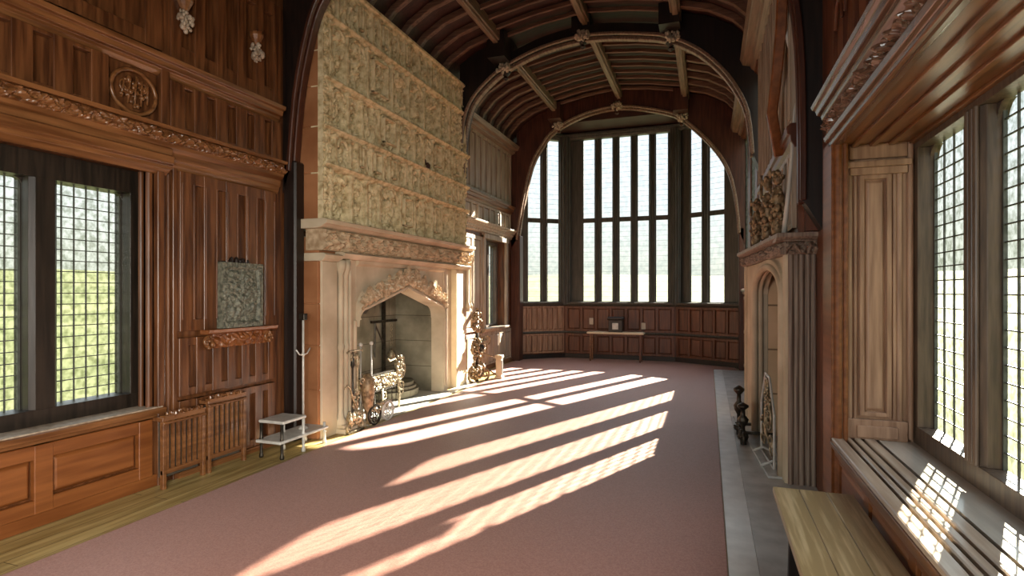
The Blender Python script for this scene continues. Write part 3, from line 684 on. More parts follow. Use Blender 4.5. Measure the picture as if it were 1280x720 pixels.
# openwork carved stand at the far end
t = thing('openwork_stand', (-4.0, 9.48, .012), 'tall brown openwork scroll stand at the far end of the left fireplace', 'fire stand')
FD = Fr((-4.0, 9.48, .012), (0.35, 1, 0), (1, -.35, 0))
m = MB(); m.carve(FD.P(0, 0, 1.12), (.07, .17, .22), 110, (.020, .038), 41); m.build('upper_carving', 'bronze', t, smooth=True)
m = MB(); m.carve(FD.P(.06, 0, .62), (.10, .28, .24), 120, (.020, .04), 42)
m.tube([FD.P(.09 * math.cos(q), .10, .62 + .09 * math.sin(q)) for q in [2 * PI * i / 14 for i in range(15)]], .024, 6); m.build('middle_carving', 'bronze', t, smooth=True)
m = MB(); m.carve(FD.P(0, 0, .20), (.12, .27, .16), 120, (.020, .04), 43)
for s_ in (-1, 1): m.scroll(FD, s_ * .18, .12, .11, 1.4, .05, .02, -PI / 2, s_)
m.build('base_carving', 'bronze', t, smooth=True)
m = MB(); m.tube([FD.P(0, 0, 0), FD.P(0, 0, 1.3)], .03, 8); m.blob(FD.P(0, .11, .62), (.06, .06, .07)); m.build('core_post', 'iron', t, smooth=True)
m = MB(); m.scroll(FD, .28, .72, .12, 1.3, 0, .016, PI, -1); m.tube([FD.P(.1, 0, .5), FD.P(.3, 0, .46), FD.P(.5, 0, .40)], .015, 6); m.build('side_scroll', 'bronze', t, smooth=True)
t = thing('stone_bollard', (-3.72, 9.93, .016), 'small pale square post beside the openwork stand', 'post')
MB().box(-3.80, -3.66, 9.86, 10.0, .016, .06).build('foot', 'stone', t, bevel=.004); m = MB(); m.box(-3.785, -3.675, 9.875, 9.985, .06, .40); m.build('shaft', 'stone', t, bevel=.008); MB().box(-3.80, -3.66, 9.86, 10.0, .40, .46).build('cap', 'stone', t, bevel=.01)
MB().box(-3.672, -3.667, 9.895, 9.965, .10, .36).build('inset_panel', 'soot', t)

# ------------------------------------------------------------------ right side: window bay
RW = Fr((1.42, 0, 0), (0, 1, 0), (-1, 0, 0))     # d grows into the room
m = MB()
for a, b, c, e in [(-4.5, -.2, 0, 5.1), (-.2, 4.60, -.1, .62), (-.2, 4.60, 2.72, 5.1)]: m.fbox(RW, a, b, -.10, 0, c, e)
m.fbox(RW, 4.56, 4.70, -.04, .30, 0, 5.1)
m.box(.86, 1.42, -4.5, 4.62, 2.86, 5.1)          # wall above the window bay
m.box(.86, 1.42, 4.45, 5.30, .0, 5.1)           # jamb mass between bay and fireplace
for a, b, c, e in [(5.30, 8.05, 2.12, 5.1), (8.05, 8.63, 0, 5.1), (8.63, 12.72, 0, 1.74), (8.63, 12.72, 4.82, 5.1), (9.49, 9.89, 1.74, 4.85), (11.01, 11.69, 1.74, 4.85), (12.69, 12.95, 0, 5.1)]:
    m.box(.72, .78, max(a, 5.2), b, c, e)
m.box(.765, 1.42, 5.2, 5.295, 2.16, 5.1); m.box(1.02, 1.2, 5.3, 8.05, 0, 2.3); m.box(.84, 1.1, 5.3, 8.05, 2.12, 2.3); m.box(.84, 1.1, 7.95, 8.05, 0, 2.2)
wr = m.build('wall_right', 'oak_red', kind='structure')
lt = [(-.42, .45), (.59, 1.46), (1.60, 2.47), (2.61, 3.46), (3.62, 4.36)]
window('window_3', RW, lt, .76, 2.60, 0.02, 'mullion_brown', .15, .086, mdep=.10, jamb0=.1, jamb1=.12, head=.12, foot=.12, lead=.0045, arch=.09, back=.008)
# moulded strips on the mullions facing the room
for u in (3.55, 2.54):
    pass
RF = Fr((.83, 0, 0), (0, 1, 0), (-1, 0, 0))
# sill shelf: polished board, slats, nosing
t = thing('window_ledge', (1.1, 2, .60), 'long slatted ledge with polished inner sill under the right window', 'window ledge')
MB().box(1.09, 1.315, -1.0, 4.42, .615, .645).build('polished_sill', 'sill', t)
for a, b in ((.80, .875), (.893, .925), (.943, .985), (1.003, 1.07)):
    MB().box(a, b, -1.0, 4.40, .615, .650).build('slat', 'slat', t, bevel=.006)
MB().box(.86, 1.30, -1.0, 4.38, .575, .605).build('bearer', 'black_oak', t)
m = MB(); m.mould(RF, -1.0, 4.40, .53, .615, .0, [(0, .01), (.5, .015), (.6, .03), (1, .035)]); m.build('front_nosing', 'oak_h', t, bevel=.004)
m = MB(); m.fbox(RF, -1.0, 4.40, -.06, -.02, 0, .53); panels(m, RF, -.9, 4.38, .10, .54, 7, 1, .10, .05, .02, True, -.02); m.fbox(RF, -1, 4.4, -.02, .02, 0, .10)
m.build('ledge_panelling', 'oak_dado', wr, bevel=.004)
# jamb of the bay (faces the camera)
J = Fr((0, 4.46, 0), (1, 0, 0), (0, -1, 0))
m = MB()
m.fbox(J, .83, .90, 0, .10, .60, 2.66); m.fbox(J, .86, 1.42, -.05, .02, .60, 2.7)
panels(m, J, .98, 1.17, .80, 2.45, 1, 1, .03, .03, .03, True, .02)
for u, r, d_ in ((.92, .018, .03), (.96, .014, .02), (1.19, .014, .02), (1.22, .02, .02)): reeds(m, J, [u], .68, 2.55, r, d_)
m.fbox(J, .90, 1.26, .02, .06, .645, .78); m.fbox(J, .96, 1.20, .02, .075, .66, .74)
m.fbox(J, .92, 1.26, .02, .06, 2.45, 2.50); m.fbox(J, .90, 1.28, .02, .08, 2.50, 2.54); m.fbox(J, .92, 1.26, .02, .05, 2.56, 2.66)
for u, r in ((1.28, .02), (1.32, .016)): reeds(m, J, [u], .66, 2.66, r, .03)
m.build('jamb_panelling', 'oak_jamb', wr, bevel=.004, label='paler jamb panelling with capital')
m = MB(); reeds(m, J, [.84], 0, 2.7, .025, .10); reeds(m, J, [.885], 0, 2.7, .016, .10); m.fbox(J, .80, .83, -.2, .10, 0, 2.7); m.build('jamb_edge', 'oak_dado', wr, bevel=.003)
# soffit and projecting cornice over the bay
m = MB(); m.box(.80, 1.44, -1.0, 4.46, 2.66, 2.72)
for x in (.93, 1.04, 1.15, 1.27): m.box(x, x + .035, -1.0, 4.45, 2.64, 2.665)
m.build('bay_soffit', 'oak_h', wr, bevel=.003)
m = MB(); CR = Fr((.83, 0, 0), (0, 1, 0), (-1, 0, 0))
m.mould(CR, -1.0, 4.42, 2.655, 2.74, -.03, [(0, .0), (.15, .03), (.4, .035), (.45, .06), (.8, .07), (1, .06)])
m.mould(CR, -1.0, 4.42, 2.83, 2.95, -.03, [(0, .05), (.2, .08), (.4, .085), (.45, .11), (.7, .12), (.8, .14), (1, .15)])
m.fbox(CR, -1.0, 4.42, -.03, .03, 2.74, 2.83)
m.build('bay_cornice', 'cornice', wr, bevel=.003)
m = MB(); m.relief(CR, -.2, 4.40, 2.745, 2.828, 420, 10, lambda u, z: .04 + vine(CR, 0, 0, 2.745, 2.828, .05)(u, z), back=.02); m.build('vine_frieze', 'cornice', wr)
UP = Fr((.86, 0, 0), (0, 1, 0), (-1, 0, 0))
m = MB(); panels(m, UP, .4, 4.45, 2.96, 3.95, 14, 1, .06, .06, .04); panels(m, UP, .4, 4.45, 3.98, 4.9, 10, 1, .08, .08, .04)
u = 3.05
while u < 4.4:
    m.tube([UP.P(u + .10 * math.cos(q), .045, 3.42 + .16 * math.sin(q)) for q in [PI * i / 8 for i in range(9)]], .014, 5); u += .289
m.build('upper_panelling', 'oak_red', wr, bevel=.004)
m = MB(); m.mould(UP, -.2, 4.45, 3.86, 4.0, 0, SMALL); m.build('upper_moulding', 'cornice', wr)
# right wall beyond the fireplace
RU = Fr((.72, 0, 0), (0, 1, 0), (-1, 0, 0))
m = MB(); panels(m, RU, 5.35, 8.50, 3.10, 4.95, 12, 1, .06, .08, .045); panels(m, RU, 5.35, 8.5, 2.20, 2.90, 12, 1, .06, .05, .04)
reeds(m, RU, [5.38 + i * .2583 for i in range(13)], 3.14, 4.92, .02, .045); m.build('upper_wall_panelling', 'oak_pale', wr, bevel=.004)
m = MB(); m.mould(RU, 5.32, 8.5, 2.9, 3.1, 0, SMALL); m.mould(RU, 8.5, 12.66, 4.83, 4.90, 0, SMALL); m.mould(RU, 8.5, 12.66, 1.58, 1.72, 0, SMALL); panels(m, RU, 8.1, 12.6, .1, 1.56, 8, 2, .07, .07, .03); m.build('side_panelling', 'oak_red', wr, bevel=.004)
for i, (a, b) in enumerate(((8.66, 9.46), (9.92, 10.98), (11.72, 12.66))):
    window('window_%d' % (4 + i), Fr((.76, 0, 0), (0, 1, 0), (-1, 0, 0)), [(a, b)], 1.78, 4.80, 0, 'frame_grey', .16, .16, mdep=.015, jamb0=.03, jamb1=.03, head=.06, foot=.06, back=.015, lead=.010, arch=.1, inner=False)

# ------------------------------------------------------------------ right fireplace
A_ = Vector((.646, 5.31, 0)); B_ = Vector((.456, 7.78, 0)); fl = (B_ - A_).length
al = (B_ - A_).normalized(); nn = Vector((-al.y, al.x, 0))
if nn.x > 0: nn = -nn
RFp = Fr(A_, al, nn)
rf = thing('stone_fireplace', (.8, 6.5, 0), 'narrow pale stone fireplace with round arch and reeded end on the right wall', 'fireplace')
ya, yb, yc = .13, 1.63, .88
def zr(u): return 1.62 + .28 * math.sqrt(max(0, 1 - ((u - yc) / (.75)) ** 2))
m = MB(); m.relief(RFp, ya, yb, 0, 1.97, 60, 12, lambda u, z: .03 * sst(.10, .07, z - zr(u)) - .0, back=-.12, zlo=zr, zhi=lambda u: 1.97)
m.fbox(RFp, 0, ya, -.12, 0, 0, 1.97); m.fbox(RFp, yb, fl, -.12, 0, 0, 1.97)
m.build('arched_front', 'stone', rf, bevel=.005)
m = MB(); arc = [RFp.P(ya + .01, .02, 0)] + [RFp.P(yc - .75 * math.cos(q), .02, 1.62 + .28 * math.sin(q)) for q in [PI * i / 24 for i in range(25)]] + [RFp.P(yb - .01, .02, 0)]
m.tube(arc, .038, 8); m.tube([p + RFp.n * -.06 for p in arc], .03, 8); m.build('arch_moulding', 'stone', rf, smooth=True)
m = MB(); m.prof(RFp, [(-.3, 2.08), (.03, 2.08), (.08, 2.10), (.10, 2.115), (.10, 2.15), (-.3, 2.15)], -.06, fl + .05); 
SD = Fr((A_.x, A_.y, 0), (1, 0, 0), (0, -1, 0))
m.prof(SD, [(-.2, 2.08), (.03, 2.08), (.08, 2.10), (.10, 2.115), (.10, 2.15), (-.2, 2.15)], -.10, .42); m.build('mantel_shelf', 'reed', rf, bevel=.003)
m = MB(); m.relief(RFp, -.02, fl, 1.97, 2.08, 160, 10, lambda u, z: .02 + vine(RFp, 0, 0, 1.97, 2.08, .06, 1.2)(u, z), back=-.2)
m.relief(SD, -.02, .40, 1.97, 2.08, 50, 10, lambda u, z: .02 + vine(SD, 0, 0, 1.97, 2.08, .06, 1.2)(u, z), back=-.1); m.build('frieze', 'reed', rf)
m = MB(); m.fbox(SD, 0, .30, -.05, 0, 0, 1.97)
reeds(m, SD, [.02, .065, .105], .0, 1.97, .022, 0); reeds(m, SD, [.155, .20, .235, .275, .31, .36], 0, 1.97, .017, 0)
m.build('reeded_end', 'reed', rf, bevel=.002, smooth=False, label='brown reeded end pier')
m = MB(); 
for u in (.03, .10): m.vprof(RFp, [(u + .024 * math.cos(PI * k / 8), .024 * math.sin(PI * k / 8)) for k in range(9)], 0, 1.97)
for u in (fl - .12, fl - .05): m.vprof(RFp, [(u + .024 * math.cos(PI * k / 8), .024 * math.sin(PI * k / 8)) for k in range(9)], 0, 1.97)
m.build('jamb_reeds', 'stone', rf)
m = MB(); m.box(1.02, 1.06, 5.35, 7.9, 0, 2.05); m.box(.60, 1.04, 6.95, 7.75, 0, 1.97); m.box(.78, 1.04, 5.38, 5.44, 0, 1.97); m.box(.66, 1.04, 5.4, 7.7, 1.93, 1.97); m.build('firebox', 'niche', rf)
m = MB(); m.fbox(RFp, .1, fl + .1, -.45, .14, .009, .03); m.build('hearth_slab', 'flag', rf, bevel=.004)
# fire dogs before it
def dog(x, y, label, seed, h=.5, mt='iron', k=1):
    t = thing('fire_dog', (x, y, .008), label, 'fire dog', 'fire dogs before the right fireplace')
    F_ = Fr((x, y, .008), (0, 1, 0), (-1, 0, 0))
    m = MB(); m.lathe((x, y, .04), [(.05, 0), (.06, .03), (.025, .07), (.022, h * .35), (.05, h * .45), (.06, h * .55), (.025, h * .65), (.022, h * .8), (.06, h * .88), (.06, h * .93), (.01, h)], 12); m.build('post', mt, t, smooth=True)
    m = MB(); m.box(x - .03, x + .03, y - .12, y + .12, .008, .05); m.scroll(F_, -.12, .08, .07, 1.3, 0, .015, -PI / 2, -1); m.scroll(F_, .12, .08, .07, 1.3, 0, .015, -PI / 2, 1); m.carve((x, y, .10), (.05, .12, .05), 24, (.012, .024), seed); m.build('base', mt, t, smooth=True)
    m = MB(); m.box(x, x + .32, y - .015, y + .015, .10, .13); m.box(x + .29, x + .32, y - .015, y + .015, .03, .13); m.build('log_bar', 'iron', t)
dog(.34, 7.05, 'dark spool-shaped fire dog at the far side of the right hearth', 51, .52)
dog(.36, 6.62, 'dark fire dog in the middle of the right hearth', 52, .40)
t = thing('fire_screen', (.55, 5.95, .03), 'scrolled pale wrought fire screen in front of the right arch', 'fire screen')
FS = Fr((.545, 5.95, .03), (-.077, 1, 0), (-1, -.077, 0))
m = MB(); m.scroll(FS, -.05, .40, .20, 1.7, 0, .012, -PI / 2, 1); m.scroll(FS, .22, .22, .16, 1.6, 0, .011, PI / 2, -1); m.scroll(FS, -.18, .16, .12, 1.5, 0, .011, 0, 1); m.scroll(FS, .05, .70, .10, 1.5, 0, .011, -PI / 2, -1)
m.carve(FS.P(0, 0, .55), (.03, .16, .22), 40, (.010, .02), 7); m.build('scrollwork', 'brass', t, smooth=True)
m = MB(); m.tube([FS.P(-.33, 0, 0), FS.P(-.33, 0, .5), FS.P(-.1, 0, .8), FS.P(.1, 0, .82), FS.P(.34, 0, .5), FS.P(.34, 0, 0), FS.P(-.33, 0, 0)], .012, 6); m.build('screen_frame', 'steel', t)
for u in (-.25, .25): MB().tube([FS.P(u, .10, 0.005), FS.P(u, 0, .05), FS.P(u, -.10, 0.005)], .012, 6).build('foot', 'steel', t)
# carved figures standing on the right mantel
def figure(u, h, label, seed, wd=.07):
    p = RFp.P(u, -.02, 2.15); t = thing('carved_figure', p, label, 'carved figure', 'carved figures on the right mantel')
    m = MB(); m.box(p.x - .07, p.x + .07, p.y - .07, p.y + .07, 2.15, 2.19); m.build('plinth', 'oak_red', t, bevel=.004)
    m = MB(); m.lathe((p.x, p.y, 2.19), [(.05, 0), (.06, h * .1), (.035, h * .3), (.055, h * .42), (.06, h * .6), (.03, h * .74)], 10); m.carve((p.x, p.y, 2.19 + h * .4), (wd, wd * 1.3, h * .36), 60, (.014, .028), seed); m.build('body', 'bronze', t, smooth=True)
    m = MB(); m.blob((p.x, p.y, 2.19 + h * .86), (.045, .045, .06), 10, 8); m.carve((p.x, p.y, 2.19 + h * .92), (.05, .06, .05), 24, (.012, .024), seed + 3); m.build('head', 'bronze', t, smooth=True)
    m = MB(); F_ = Fr((p.x, p.y, 0), (0, 1, 0), (-1, 0, 0)); m.tube([F_.P(.05, .02, 2.19 + h * .6), F_.P(.14, .05, 2.19 + h * .7), F_.P(.16, .05, 2.19 + h * .95)], .016, 6); m.scroll(F_, .16, 2.19 + h * .98, .06, 1.2, .05, .012); m.build('raised_arm', 'bronze', t, smooth=True)
figure(.55, .62, 'bronze-brown carved figure on the right mantel, nearest the reeded end', 61)
figure(1.05, .66, 'bronze-brown carved figure at the middle of the right mantel', 62)
figure(1.75, .52, 'bronze-brown carved figure towards the bay end of the right mantel', 63)
# white curved colonnettes above the reeded end
for k, (x0, y0_, dx) in enumerate(((.67, 5.36, -.05), (.76, 5.40, -.02), (.84, 5.42, .03))):
    m = MB(); m.tube([(x0 + dx, y0_, 2.15), (x0 + dx * .3, y0_, 2.5), (x0 + .01, y0_, 2.8), (x0 - dx * .6, y0_, 3.2), (x0 - dx, y0_ + .02, 3.55), (x0 + dx * .5, y0_ + .04, 3.9), (x0 + dx * 2, y0_ + .06, 4.6)], [.022, .018, .016, .014, .016, .018, .02], 8)
    m.build('colonnette', 'hearth' if k < 2 else 'oak_pale', loc=(x0 + dx, y0_, 2.15), smooth=True, cat='colonnette',
            label=('slender white colonnette at the corner of the right mantel', 'slender white colonnette second from the corner of the right mantel', 'slender brown colonnette beside the dark post on the right')[k])

# ------------------------------------------------------------------ bay window at the far end
P1, P2, P3, P4 = Vector((-4.44, 12.88, 0)), Vector((-3.40, 13.72, 0)), Vector((-.72, 13.72, 0)), Vector((.72, 12.96, 0))
def facet(a, b):
    al_ = (b - a).normalized(); n_ = Vector((al_.y, -al_.x, 0)); return Fr(a, al_, n_), (b - a).length
FL_, lenL = facet(P1, P2); FC_, lenC = facet(P2, P3); FR_, lenR = facet(P3, P4)
wbay = MB()
for F_, ln in ((FL_, lenL), (FC_, lenC), (FR_, lenR)): wbay.fbox(F_, -.05, ln + .05, -.30, 0, -.1, 1.32)
for F_, ln in ((FL_, lenL), (FC_, lenC), (FR_, lenR)): wbay.fbox(F_, -.05, ln + .05, -.30, 0, 5.53, 6.0)
wb = wbay.build('wall_back', 'oak_red', kind='structure')
def dim(F_, u):  # solve frame coordinate where pixel column u meets the facet plane
    s_, c_ = .3305, .9438; a = (u - 640) / 700; d = Vector((-s_ + a * c_, c_ + a * s_, 0))
    n_ = F_.n; t_ = F_.o.dot(n_) / d.dot(n_); return (d * t_ - F_.o).dot(F_.a)
def lights(F_, us): return [(dim(F_, a), dim(F_, b)) for a, b in us]
lc = lights(FC_, [(727.5, 742.5), (750.5, 765), (773, 788), (796, 811), (819, 835)])
ll = lights(FL_, [(662, 678.5), (686.5, 702)])
lr = lights(FR_, [(859.5, 874), (883, 902.5)])
kw = dict(mdep=.035, foot=.08, head=.10, arch=0, glass='glass_bay', lead=.002, back=.025)
window('window_7', FC_, lc, 1.42, 5.45, -.14, 'frame_grey', 1.0, .12, transom=[(3.38, 3.49)], jamb0=lc[0][0] + .02, jamb1=lenC - lc[-1][1] + .02, **kw)
window('window_8', FL_, ll, 1.42, 5.45, -.14, 'frame_grey', 1.0, .12, transom=[(3.38, 3.49)], jamb0=ll[0][0] + .03, jamb1=max(.05, lenL - ll[-1][1] + .02), **kw)
window('window_9', FR_, lr, 1.42, 5.45, -.14, 'frame_grey', 1.0, .12, transom=[(3.38, 3.49)], jamb0=lr[0][0] + .03, jamb1=max(.05, lenR - lr[-1][1] + .02), **kw)
m = MB()   # corner posts of the bay
for p, r in ((P2, .15), (P3, .11)):
    m.lathe((p.x, p.y + .02, 0), [(r, 1.34), (r, 5.55)], 8); 
    for q in range(5): 
        a = -PI / 2 + (q - 2) * .5; m.tube([(p.x + r * math.cos(a), p.y + .02 + r * math.sin(a), 1.36), (p.x + r * math.cos(a), p.y + .02 + r * math.sin(a), 5.5)], .025, 6)
m.build('bay_post', 'frame_grey', wb)
m = MB()
for F_, ln in ((FL_, lenL), (FC_, lenC), (FR_, lenR)): m.mould(F_, .0, ln, 1.30, 1.40, -.1, [(0, .02), (.4, .05), (.5, .08), (1, .09)]); m.mould(F_, 0, ln, .62, .68, 0, [(0, .02), (.5, .045), (1, .03)]); m.mould(F_, 0, ln, 5.44, 5.60, -.1, SMALL)
m.build('bay_moulding', 'frame_grey', wb, bevel=.003)
m = MB(); panels(m, FC_, .03, lenC - .03, .68, 1.30, 7, 1, .06, .05, .03); panels(m, FC_, .03, lenC - .03, .12, .62, 7, 1, .06, .05, .03)
panels(m, FR_, .03, lenR - .03, .68, 1.30, 5, 1, .05, .05, .03); panels(m, FR_, .03, lenR - .03, .12, .62, 5, 1, .05, .05, .03); m.build('wainscot', 'oak_red', wb, bevel=.005)
m = MB(); panels(m, FL_, .03, lenL - .03, .68, 1.30, 9, 1, .03, .04, .03); panels(m, FL_, .03, lenL - .03, .14, .62, 9, 1, .03, .04, .03); m.build('slatted_wainscot', 'oak_jamb', wb, bevel=.004, label='paler narrow-slatted wainscot')
m = MB()
for F_, ln in ((FL_, lenL), (FC_, lenC), (FR_, lenR)): m.fbox(F_, 0, ln, 0, .05, 0, .12)
m.build('baseboard_back', 'black_oak', kind='structure', bevel=.004)
# wall_front (behind the camera)
MB().box(-4.9, 1.5, -4.75, -4.5, 0, 6.3).build('wall_front', 'oak', kind='structure')
# small table with a box, in the bay
t = thing('bay_table', (-2.0, 13.30, 0), 'narrow table with thin pale top under the bay window', 'table')
MB().box(-2.72, -1.40, 13.12, 13.48, .665, .705).build('table_top', 'table_pale', t, bevel=.006)
for x, y in ((-2.64, 13.17), (-1.48, 13.17), (-2.64, 13.43), (-1.48, 13.43)):
    MB().box(x - .018, x + .018, y - .018, y + .018, .016, .665).build('leg', 'oak_red' if x > -2 else 'oak_h', t, bevel=.004)
MB().box(-2.62, -1.50, 13.20, 13.40, .635, .665).build('apron', 'oak_red', t)
t = thing('dark_box', (-2.05, 13.32, .705), 'small dark lidded box on the bay table', 'box')
MB().box(-2.22, -1.90, 13.22, 13.44, .705, .99).build('body', 'black_oak', t, bevel=.006)
MB().box(-2.25, -1.87, 13.19, 13.46, .99, 1.06).build('lid', 'black_oak', t, bevel=.02)
MB().box(-2.13, -1.99, 13.212, 13.221, .77, .92).build('face_plate', 'steel', t, bevel=.002)
for px, pv, lb in ((739.5, 402, 'small ivory wall plate on the bay wainscot, left of the dark box'), (804.5, 407, 'small ivory wall plate on the bay wainscot, right of the dark box')):
    u = dim(FC_, px); p = FC_.P(u, .04, 0); zc = 1.65 - (pv - 365) * 13.6 / 700
    m = MB(); m.fbox(FC_, u - .05, u + .05, .031, .045, zc - .08, zc + .08); m.build('wall_plate', 'plate', loc=(p.x, p.y, zc), label=lb, cat='wall plate', bevel=.004, group='wall plates in the bay')

# ------------------------------------------------------------------ roof: trusses, purlins, rafters
PROF = [(-4.46, 5.00), (-4.36, 5.32), (-4.12, 5.58), (-3.78, 5.78), (-3.30, 5.92), (-2.6, 6.06), (-1.88, 6.14), (-1.16, 6.06), (-.46, 5.92), (.02, 5.78), (.36, 5.58), (.60, 5.32), (.70, 5.00)]
def pz(x):
    for (a, b), (c_, d_) in zip(PROF, PROF[1:]):
        if a <= x <= c_: return b + (d_ - b) * (x - a) / (c_ - a)
    return 5.0
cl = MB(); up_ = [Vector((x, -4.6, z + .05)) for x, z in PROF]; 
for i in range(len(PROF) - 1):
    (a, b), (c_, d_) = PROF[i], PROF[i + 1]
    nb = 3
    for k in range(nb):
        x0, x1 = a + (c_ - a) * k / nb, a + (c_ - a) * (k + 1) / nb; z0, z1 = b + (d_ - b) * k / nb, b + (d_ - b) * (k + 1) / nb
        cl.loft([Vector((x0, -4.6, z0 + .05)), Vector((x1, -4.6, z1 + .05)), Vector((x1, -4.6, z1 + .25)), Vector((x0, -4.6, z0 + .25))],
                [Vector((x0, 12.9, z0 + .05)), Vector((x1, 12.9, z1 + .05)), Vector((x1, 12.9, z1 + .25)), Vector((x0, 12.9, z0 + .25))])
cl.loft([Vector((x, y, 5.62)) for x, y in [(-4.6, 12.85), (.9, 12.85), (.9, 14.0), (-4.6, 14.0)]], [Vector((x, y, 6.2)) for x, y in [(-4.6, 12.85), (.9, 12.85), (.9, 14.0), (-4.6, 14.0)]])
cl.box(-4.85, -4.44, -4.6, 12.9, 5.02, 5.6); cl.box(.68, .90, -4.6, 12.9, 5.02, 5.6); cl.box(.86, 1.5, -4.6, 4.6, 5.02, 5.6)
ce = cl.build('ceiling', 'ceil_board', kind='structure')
def rafter(y, xs, w_, h_):
    MB().bar([Vector((x, y, pz(x) - .01)) for x in xs], w_, h_).build('rafter', 'rafter', ce, bevel=.008)
ys = [5.45 + .45 * i for i in range(8)] + [9.42 + .40 * i for i in range(8)]
lx = [x for x, z in PROF if x <= -3.30]; rx = [x for x, z in PROF if x >= -.46]
mx_ = [-3.25, -2.6, -1.88, -1.16, -.5]
for y in ys:
    rafter(y, lx, .085, .10); rafter(y, rx, .085, .10); 
yc_ = [5.4 + .34 * i for i in range(11)] + [9.40 + .33 * i for i in range(10)]
for y in yc_: rafter(y, mx_[:3], .045, .07); rafter(y, mx_[2:], .045, .07)
for x, wd, nm in ((-3.30, .15, 'purlin'), (-1.88, .15, 'ridge_beam'), (-.46, .15, 'purlin')):
    for a, b in ((-4, 4.9), (5.2, 8.95), (9.25, 12.6)):
        m = MB(); z = pz(x); m.box(x - wd / 2, x + wd / 2, a, b, z - .14, z + .04); m.box(x - wd / 2 + .03, x + wd / 2 - .03, a, b, z - .18, z - .14); m.build(nm, 'purlin', ce, bevel=.012)
m = MB(); m.mould(L, 5.1, 12.7, 4.90, 5.12, 0, [(0, .03), (.2, .12), (.4, .13), (.5, .2), (.9, .24), (1, .2)]); m.build('wall_plate_beam', 'purlin', ce, bevel=.006)
m = MB(); m.mould(Fr((.72, 0, 0), (0, 1, 0), (-1, 0, 0)), 5.3, 12.7, 4.88, 5.12, 0, [(0, .05), (.2, .12), (.4, .14), (.5, .24), (.9, .28), (1, .22)]); m.build('wall_plate_beam', 'purlin', ce, bevel=.006)

RIB2 = [(-4.10, 3.70), (-4.07, 4.35), (-3.97, 4.83), (-3.78, 5.12), (-3.5, 5.36), (-3.33, 5.46), (-3.1, 5.57), (-2.6, 5.73), (-2.0, 5.81), (-1.5, 5.79), (-.8, 5.67), (-.6, 5.60), (-.41, 5.52), (-.12, 5.33), (.17, 5.04), (.40, 4.70), (.56, 4.30), (.62, 3.70)]
RIB3 = [(-4.30, 2.9), (-4.24, 3.3), (-4.14, 3.84), (-3.94, 4.65), (-3.65, 5.15), (-3.38, 5.43), (-2.9, 5.66), (-2.43, 5.78), (-1.95, 5.82), (-1.43, 5.75), (-.8, 5.57), (-.54, 5.42), (-.25, 5.16), (.08, 4.79), (.32, 4.42), (.48, 4.0), (.58, 3.4), (.62, 2.9)]
RIB1 = [(-4.37, 3.0), (-4.29, 3.8), (-4.16, 4.4), (-4.01, 4.8), (-3.75, 5.1), (-3.4, 5.38), (-3.1, 5.57), (-2.6, 5.73), (-2.0, 5.81), (-1.5, 5.79), (-.8, 5.67), (-.41, 5.52), (-.05, 5.33), (.25, 5.04), (.48, 4.70), (.62, 4.30), (.70, 3.70), (.72, 3.0), (.72, 2.40)]
def smooth_pts(P, n=3):
    out = []
    for i in range(len(P) - 1):
        p0 = P[max(i - 1, 0)]; p1 = P[i]; p2 = P[i + 1]; p3 = P[min(i + 2, len(P) - 1)]
        for k in range(n):
            t_ = k / n; out.append(tuple(.5 * (2 * b + (c_ - a) * t_ + (2 * a - 5 * b + 4 * c_ - d_) * t_ ** 2 + (3 * b - a - 3 * c_ + d_) * t_ ** 3) for a, b, c_, d_ in zip(p0, p1, p2, p3)))
    out.append(P[-1]); return out
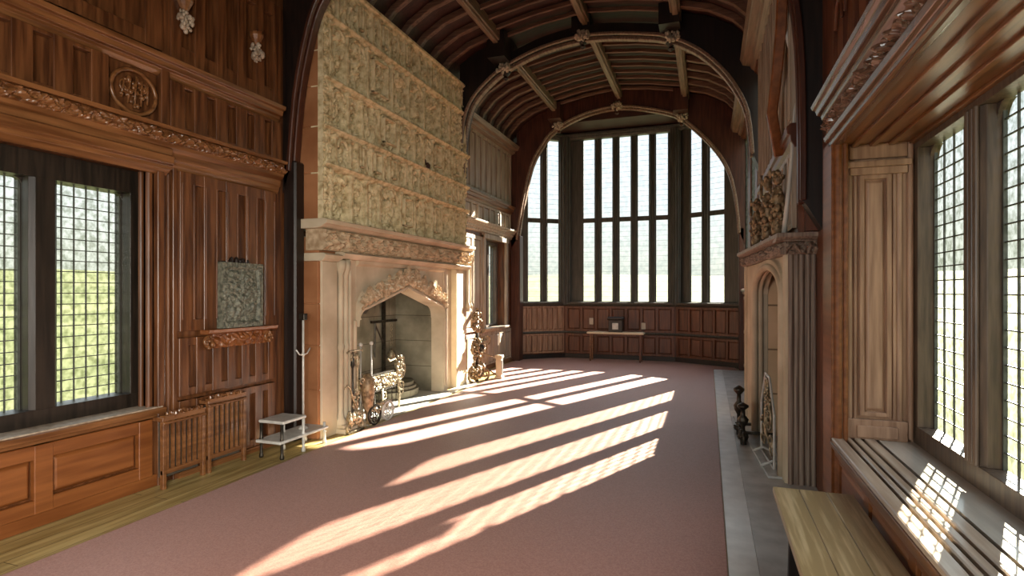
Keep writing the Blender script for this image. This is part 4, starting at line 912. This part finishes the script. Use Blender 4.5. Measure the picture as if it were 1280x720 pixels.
def truss(y, RIB, label, full=False, th=.30, xl=-4.46, xr=.72, posts=True, pm='dark_red', rim='purlin', boss=True, seed=1, px=(-4.46, -4.20, .55, .74), timber='black_oak'):
    t = thing('roof_truss', (-1.88, y, 0), label, 'roof truss', 'arched roof trusses')
    R_ = smooth_pts(RIB)
    m = MB()
    def outer(x): return min(pz(max(-4.45, min(.69, x))) + .03, 6.2)
    for (a, b), (c_, d_) in zip(R_, R_[1:]):
        deep = full or a < -3.2 or a > -.55
        if a < xl + .45 and c_ < xl + .75 and False: pass
        oa = outer(a) if deep else b + .16; oc = outer(c_) if deep else d_ + .16
        m.loft([Vector((a, y - th / 2, b)), Vector((c_, y - th / 2, d_)), Vector((c_, y - th / 2, oc)), Vector((a, y - th / 2, oa))],
               [Vector((a, y + th / 2, b)), Vector((c_, y + th / 2, d_)), Vector((c_, y + th / 2, oc)), Vector((a, y + th / 2, oa))])
    # flanks between rib and wall
    m.loft([Vector((R_[0][0], y - th / 2, R_[0][1])), Vector((xl, y - th / 2, R_[0][1] - .25)), Vector((xl, y - th / 2, 5.2)), Vector((R_[0][0], y - th / 2, 5.2))],
           [Vector((R_[0][0], y + th / 2, R_[0][1])), Vector((xl, y + th / 2, R_[0][1] - .25)), Vector((xl, y + th / 2, 5.2)), Vector((R_[0][0], y + th / 2, 5.2))])
    m.loft([Vector((R_[-1][0], y - th / 2, R_[-1][1])), Vector((xr, y - th / 2, R_[-1][1] - .25)), Vector((xr, y - th / 2, 5.2)), Vector((R_[-1][0], y - th / 2, 5.2))],
           [Vector((R_[-1][0], y + th / 2, R_[-1][1])), Vector((xr, y + th / 2, R_[-1][1] - .25)), Vector((xr, y + th / 2, 5.2)), Vector((R_[-1][0], y + th / 2, 5.2))])
    m.build('arched_brace', timber, t)
    m = MB(); m.bar([Vector((a, y - th / 2 - .012, b - .012)) for a, b in R_], .05, .045); m.bar([Vector((a, y, b - .03)) for a, b in R_], .10, .06)
    m.build('arch_rib', rim, t, bevel=.008)
    if posts:
        if px[0] is not None: MB().box(px[0], px[1], y - th / 2, y + th / 2, .0, RIB[0][1] + .1).build('post', pm, t, bevel=.02)
        if px[2] is not None: MB().box(px[2], px[3], y - .13, y + .13, .0, RIB[-1][1] + .1).build('post', pm, t, bevel=.02)
    if boss:
        for k, x in enumerate((-3.30, -1.95, -.55)):
            zb = min(R_, key=lambda q: abs(q[0] - x))[1]
            m = MB(); m.box(x - .15, x + .15, y - th / 2 - (.35 if k != 1 else .03), y + th / 2 + .03, zb + .06, pz(x) + .02); m.lathe((x, y, zb - .16), [(.01, 0), (.05, .03), (.03, .07), (.08, .12), (.10, .2)], 10); m.build('pendant_block', timber, t)
            m = MB(); m.carve((x + .02, y - th / 2 - .04, zb - .01), (.13, .05, .09), 46, (.018, .034), seed * 9 + k); m.build('carved_boss', 'boss', t, smooth=True)
    return t
truss(5.11, RIB1, th=.16, label= 'nearest black arched roof truss with posts framing the left fireplace', pm='black_oak', rim='dark_red', xr=.86, px=(-4.46, -4.29, None, None), seed=2, boss=True)
truss(9.10, RIB2, 'middle arched roof truss with pale carved bosses at the far end of the fireplace', posts=False, seed=3)
truss(12.74, RIB3, 'farthest arched roof truss framing the bay window', full=True, pm='dark_red', px=(-4.46, -4.22, .61, .72), seed=4, timber='dark_red', th=.26)
# carved corbels high on the left wall
for y, z, lb, sd in ((3.72, 4.05, 'carved corbel high on the left wall, nearer the window', 71), (4.55, 4.10, 'carved corbel high on the left wall, beside the black post', 72)):
    t = thing('wall_corbel', (-4.38, y, z), lb, 'corbel', 'corbels high on the left wall')
    m = MB(); m.carve((-4.36, y, z), (.05, .07, .10), 50, (.012, .024), sd); m.build('carving', 'oak_pale', t, smooth=True)
    m = MB(); m.lathe((-4.37, y, z + .08), [(.02, 0), (.05, .05), (.07, .09), (.07, .12)], 10); m.build('cap', 'oak_h', t)
# curved wall brace on the right, in front of the panelling
m = MB(); m.bar([Vector((.64, 5.9, 2.95)), Vector((.56, 5.7, 3.3)), Vector((.58, 5.52, 3.6)), Vector((.60, 5.38, 3.95)), Vector((.61, 5.27, 4.5)), Vector((.60, 5.25, 5.0))], .06, .09)
m.build('curved_brace', 'oak_dado', loc=(.66, 5.9, 2.95), label='red-brown curved timber brace rising beside the black right-hand post', cat='brace', bevel=.012)

# ------------------------------------------------------------------ oak bench at the right
t = thing('oak_bench', (.59, 1.6, 0), 'long plain oak bench along the right window ledge', 'bench')
for i in range(3):
    a = .375 + i * .145; MB().box(a, a + .1435, -1.0, 3.78 - .0, .415, .455).build('seat_board', 'seat', t, bevel=.004)
for y in (3.52, 1.2, -.8):
    m = MB(); m.loft([Vector((.43, y, .010)), Vector((.77, y, .010)), Vector((.74, y, .415)), Vector((.44, y, .415))], [Vector((.43, y + .05, .010)), Vector((.77, y + .05, .010)), Vector((.74, y + .05, .415)), Vector((.44, y + .05, .415))]); m.build('leg', 'black_oak', t, bevel=.005)
MB().box(.435, .465, -.9, 3.66, .33, .415).build('front_rail', 'dark_red', t, bevel=.004)
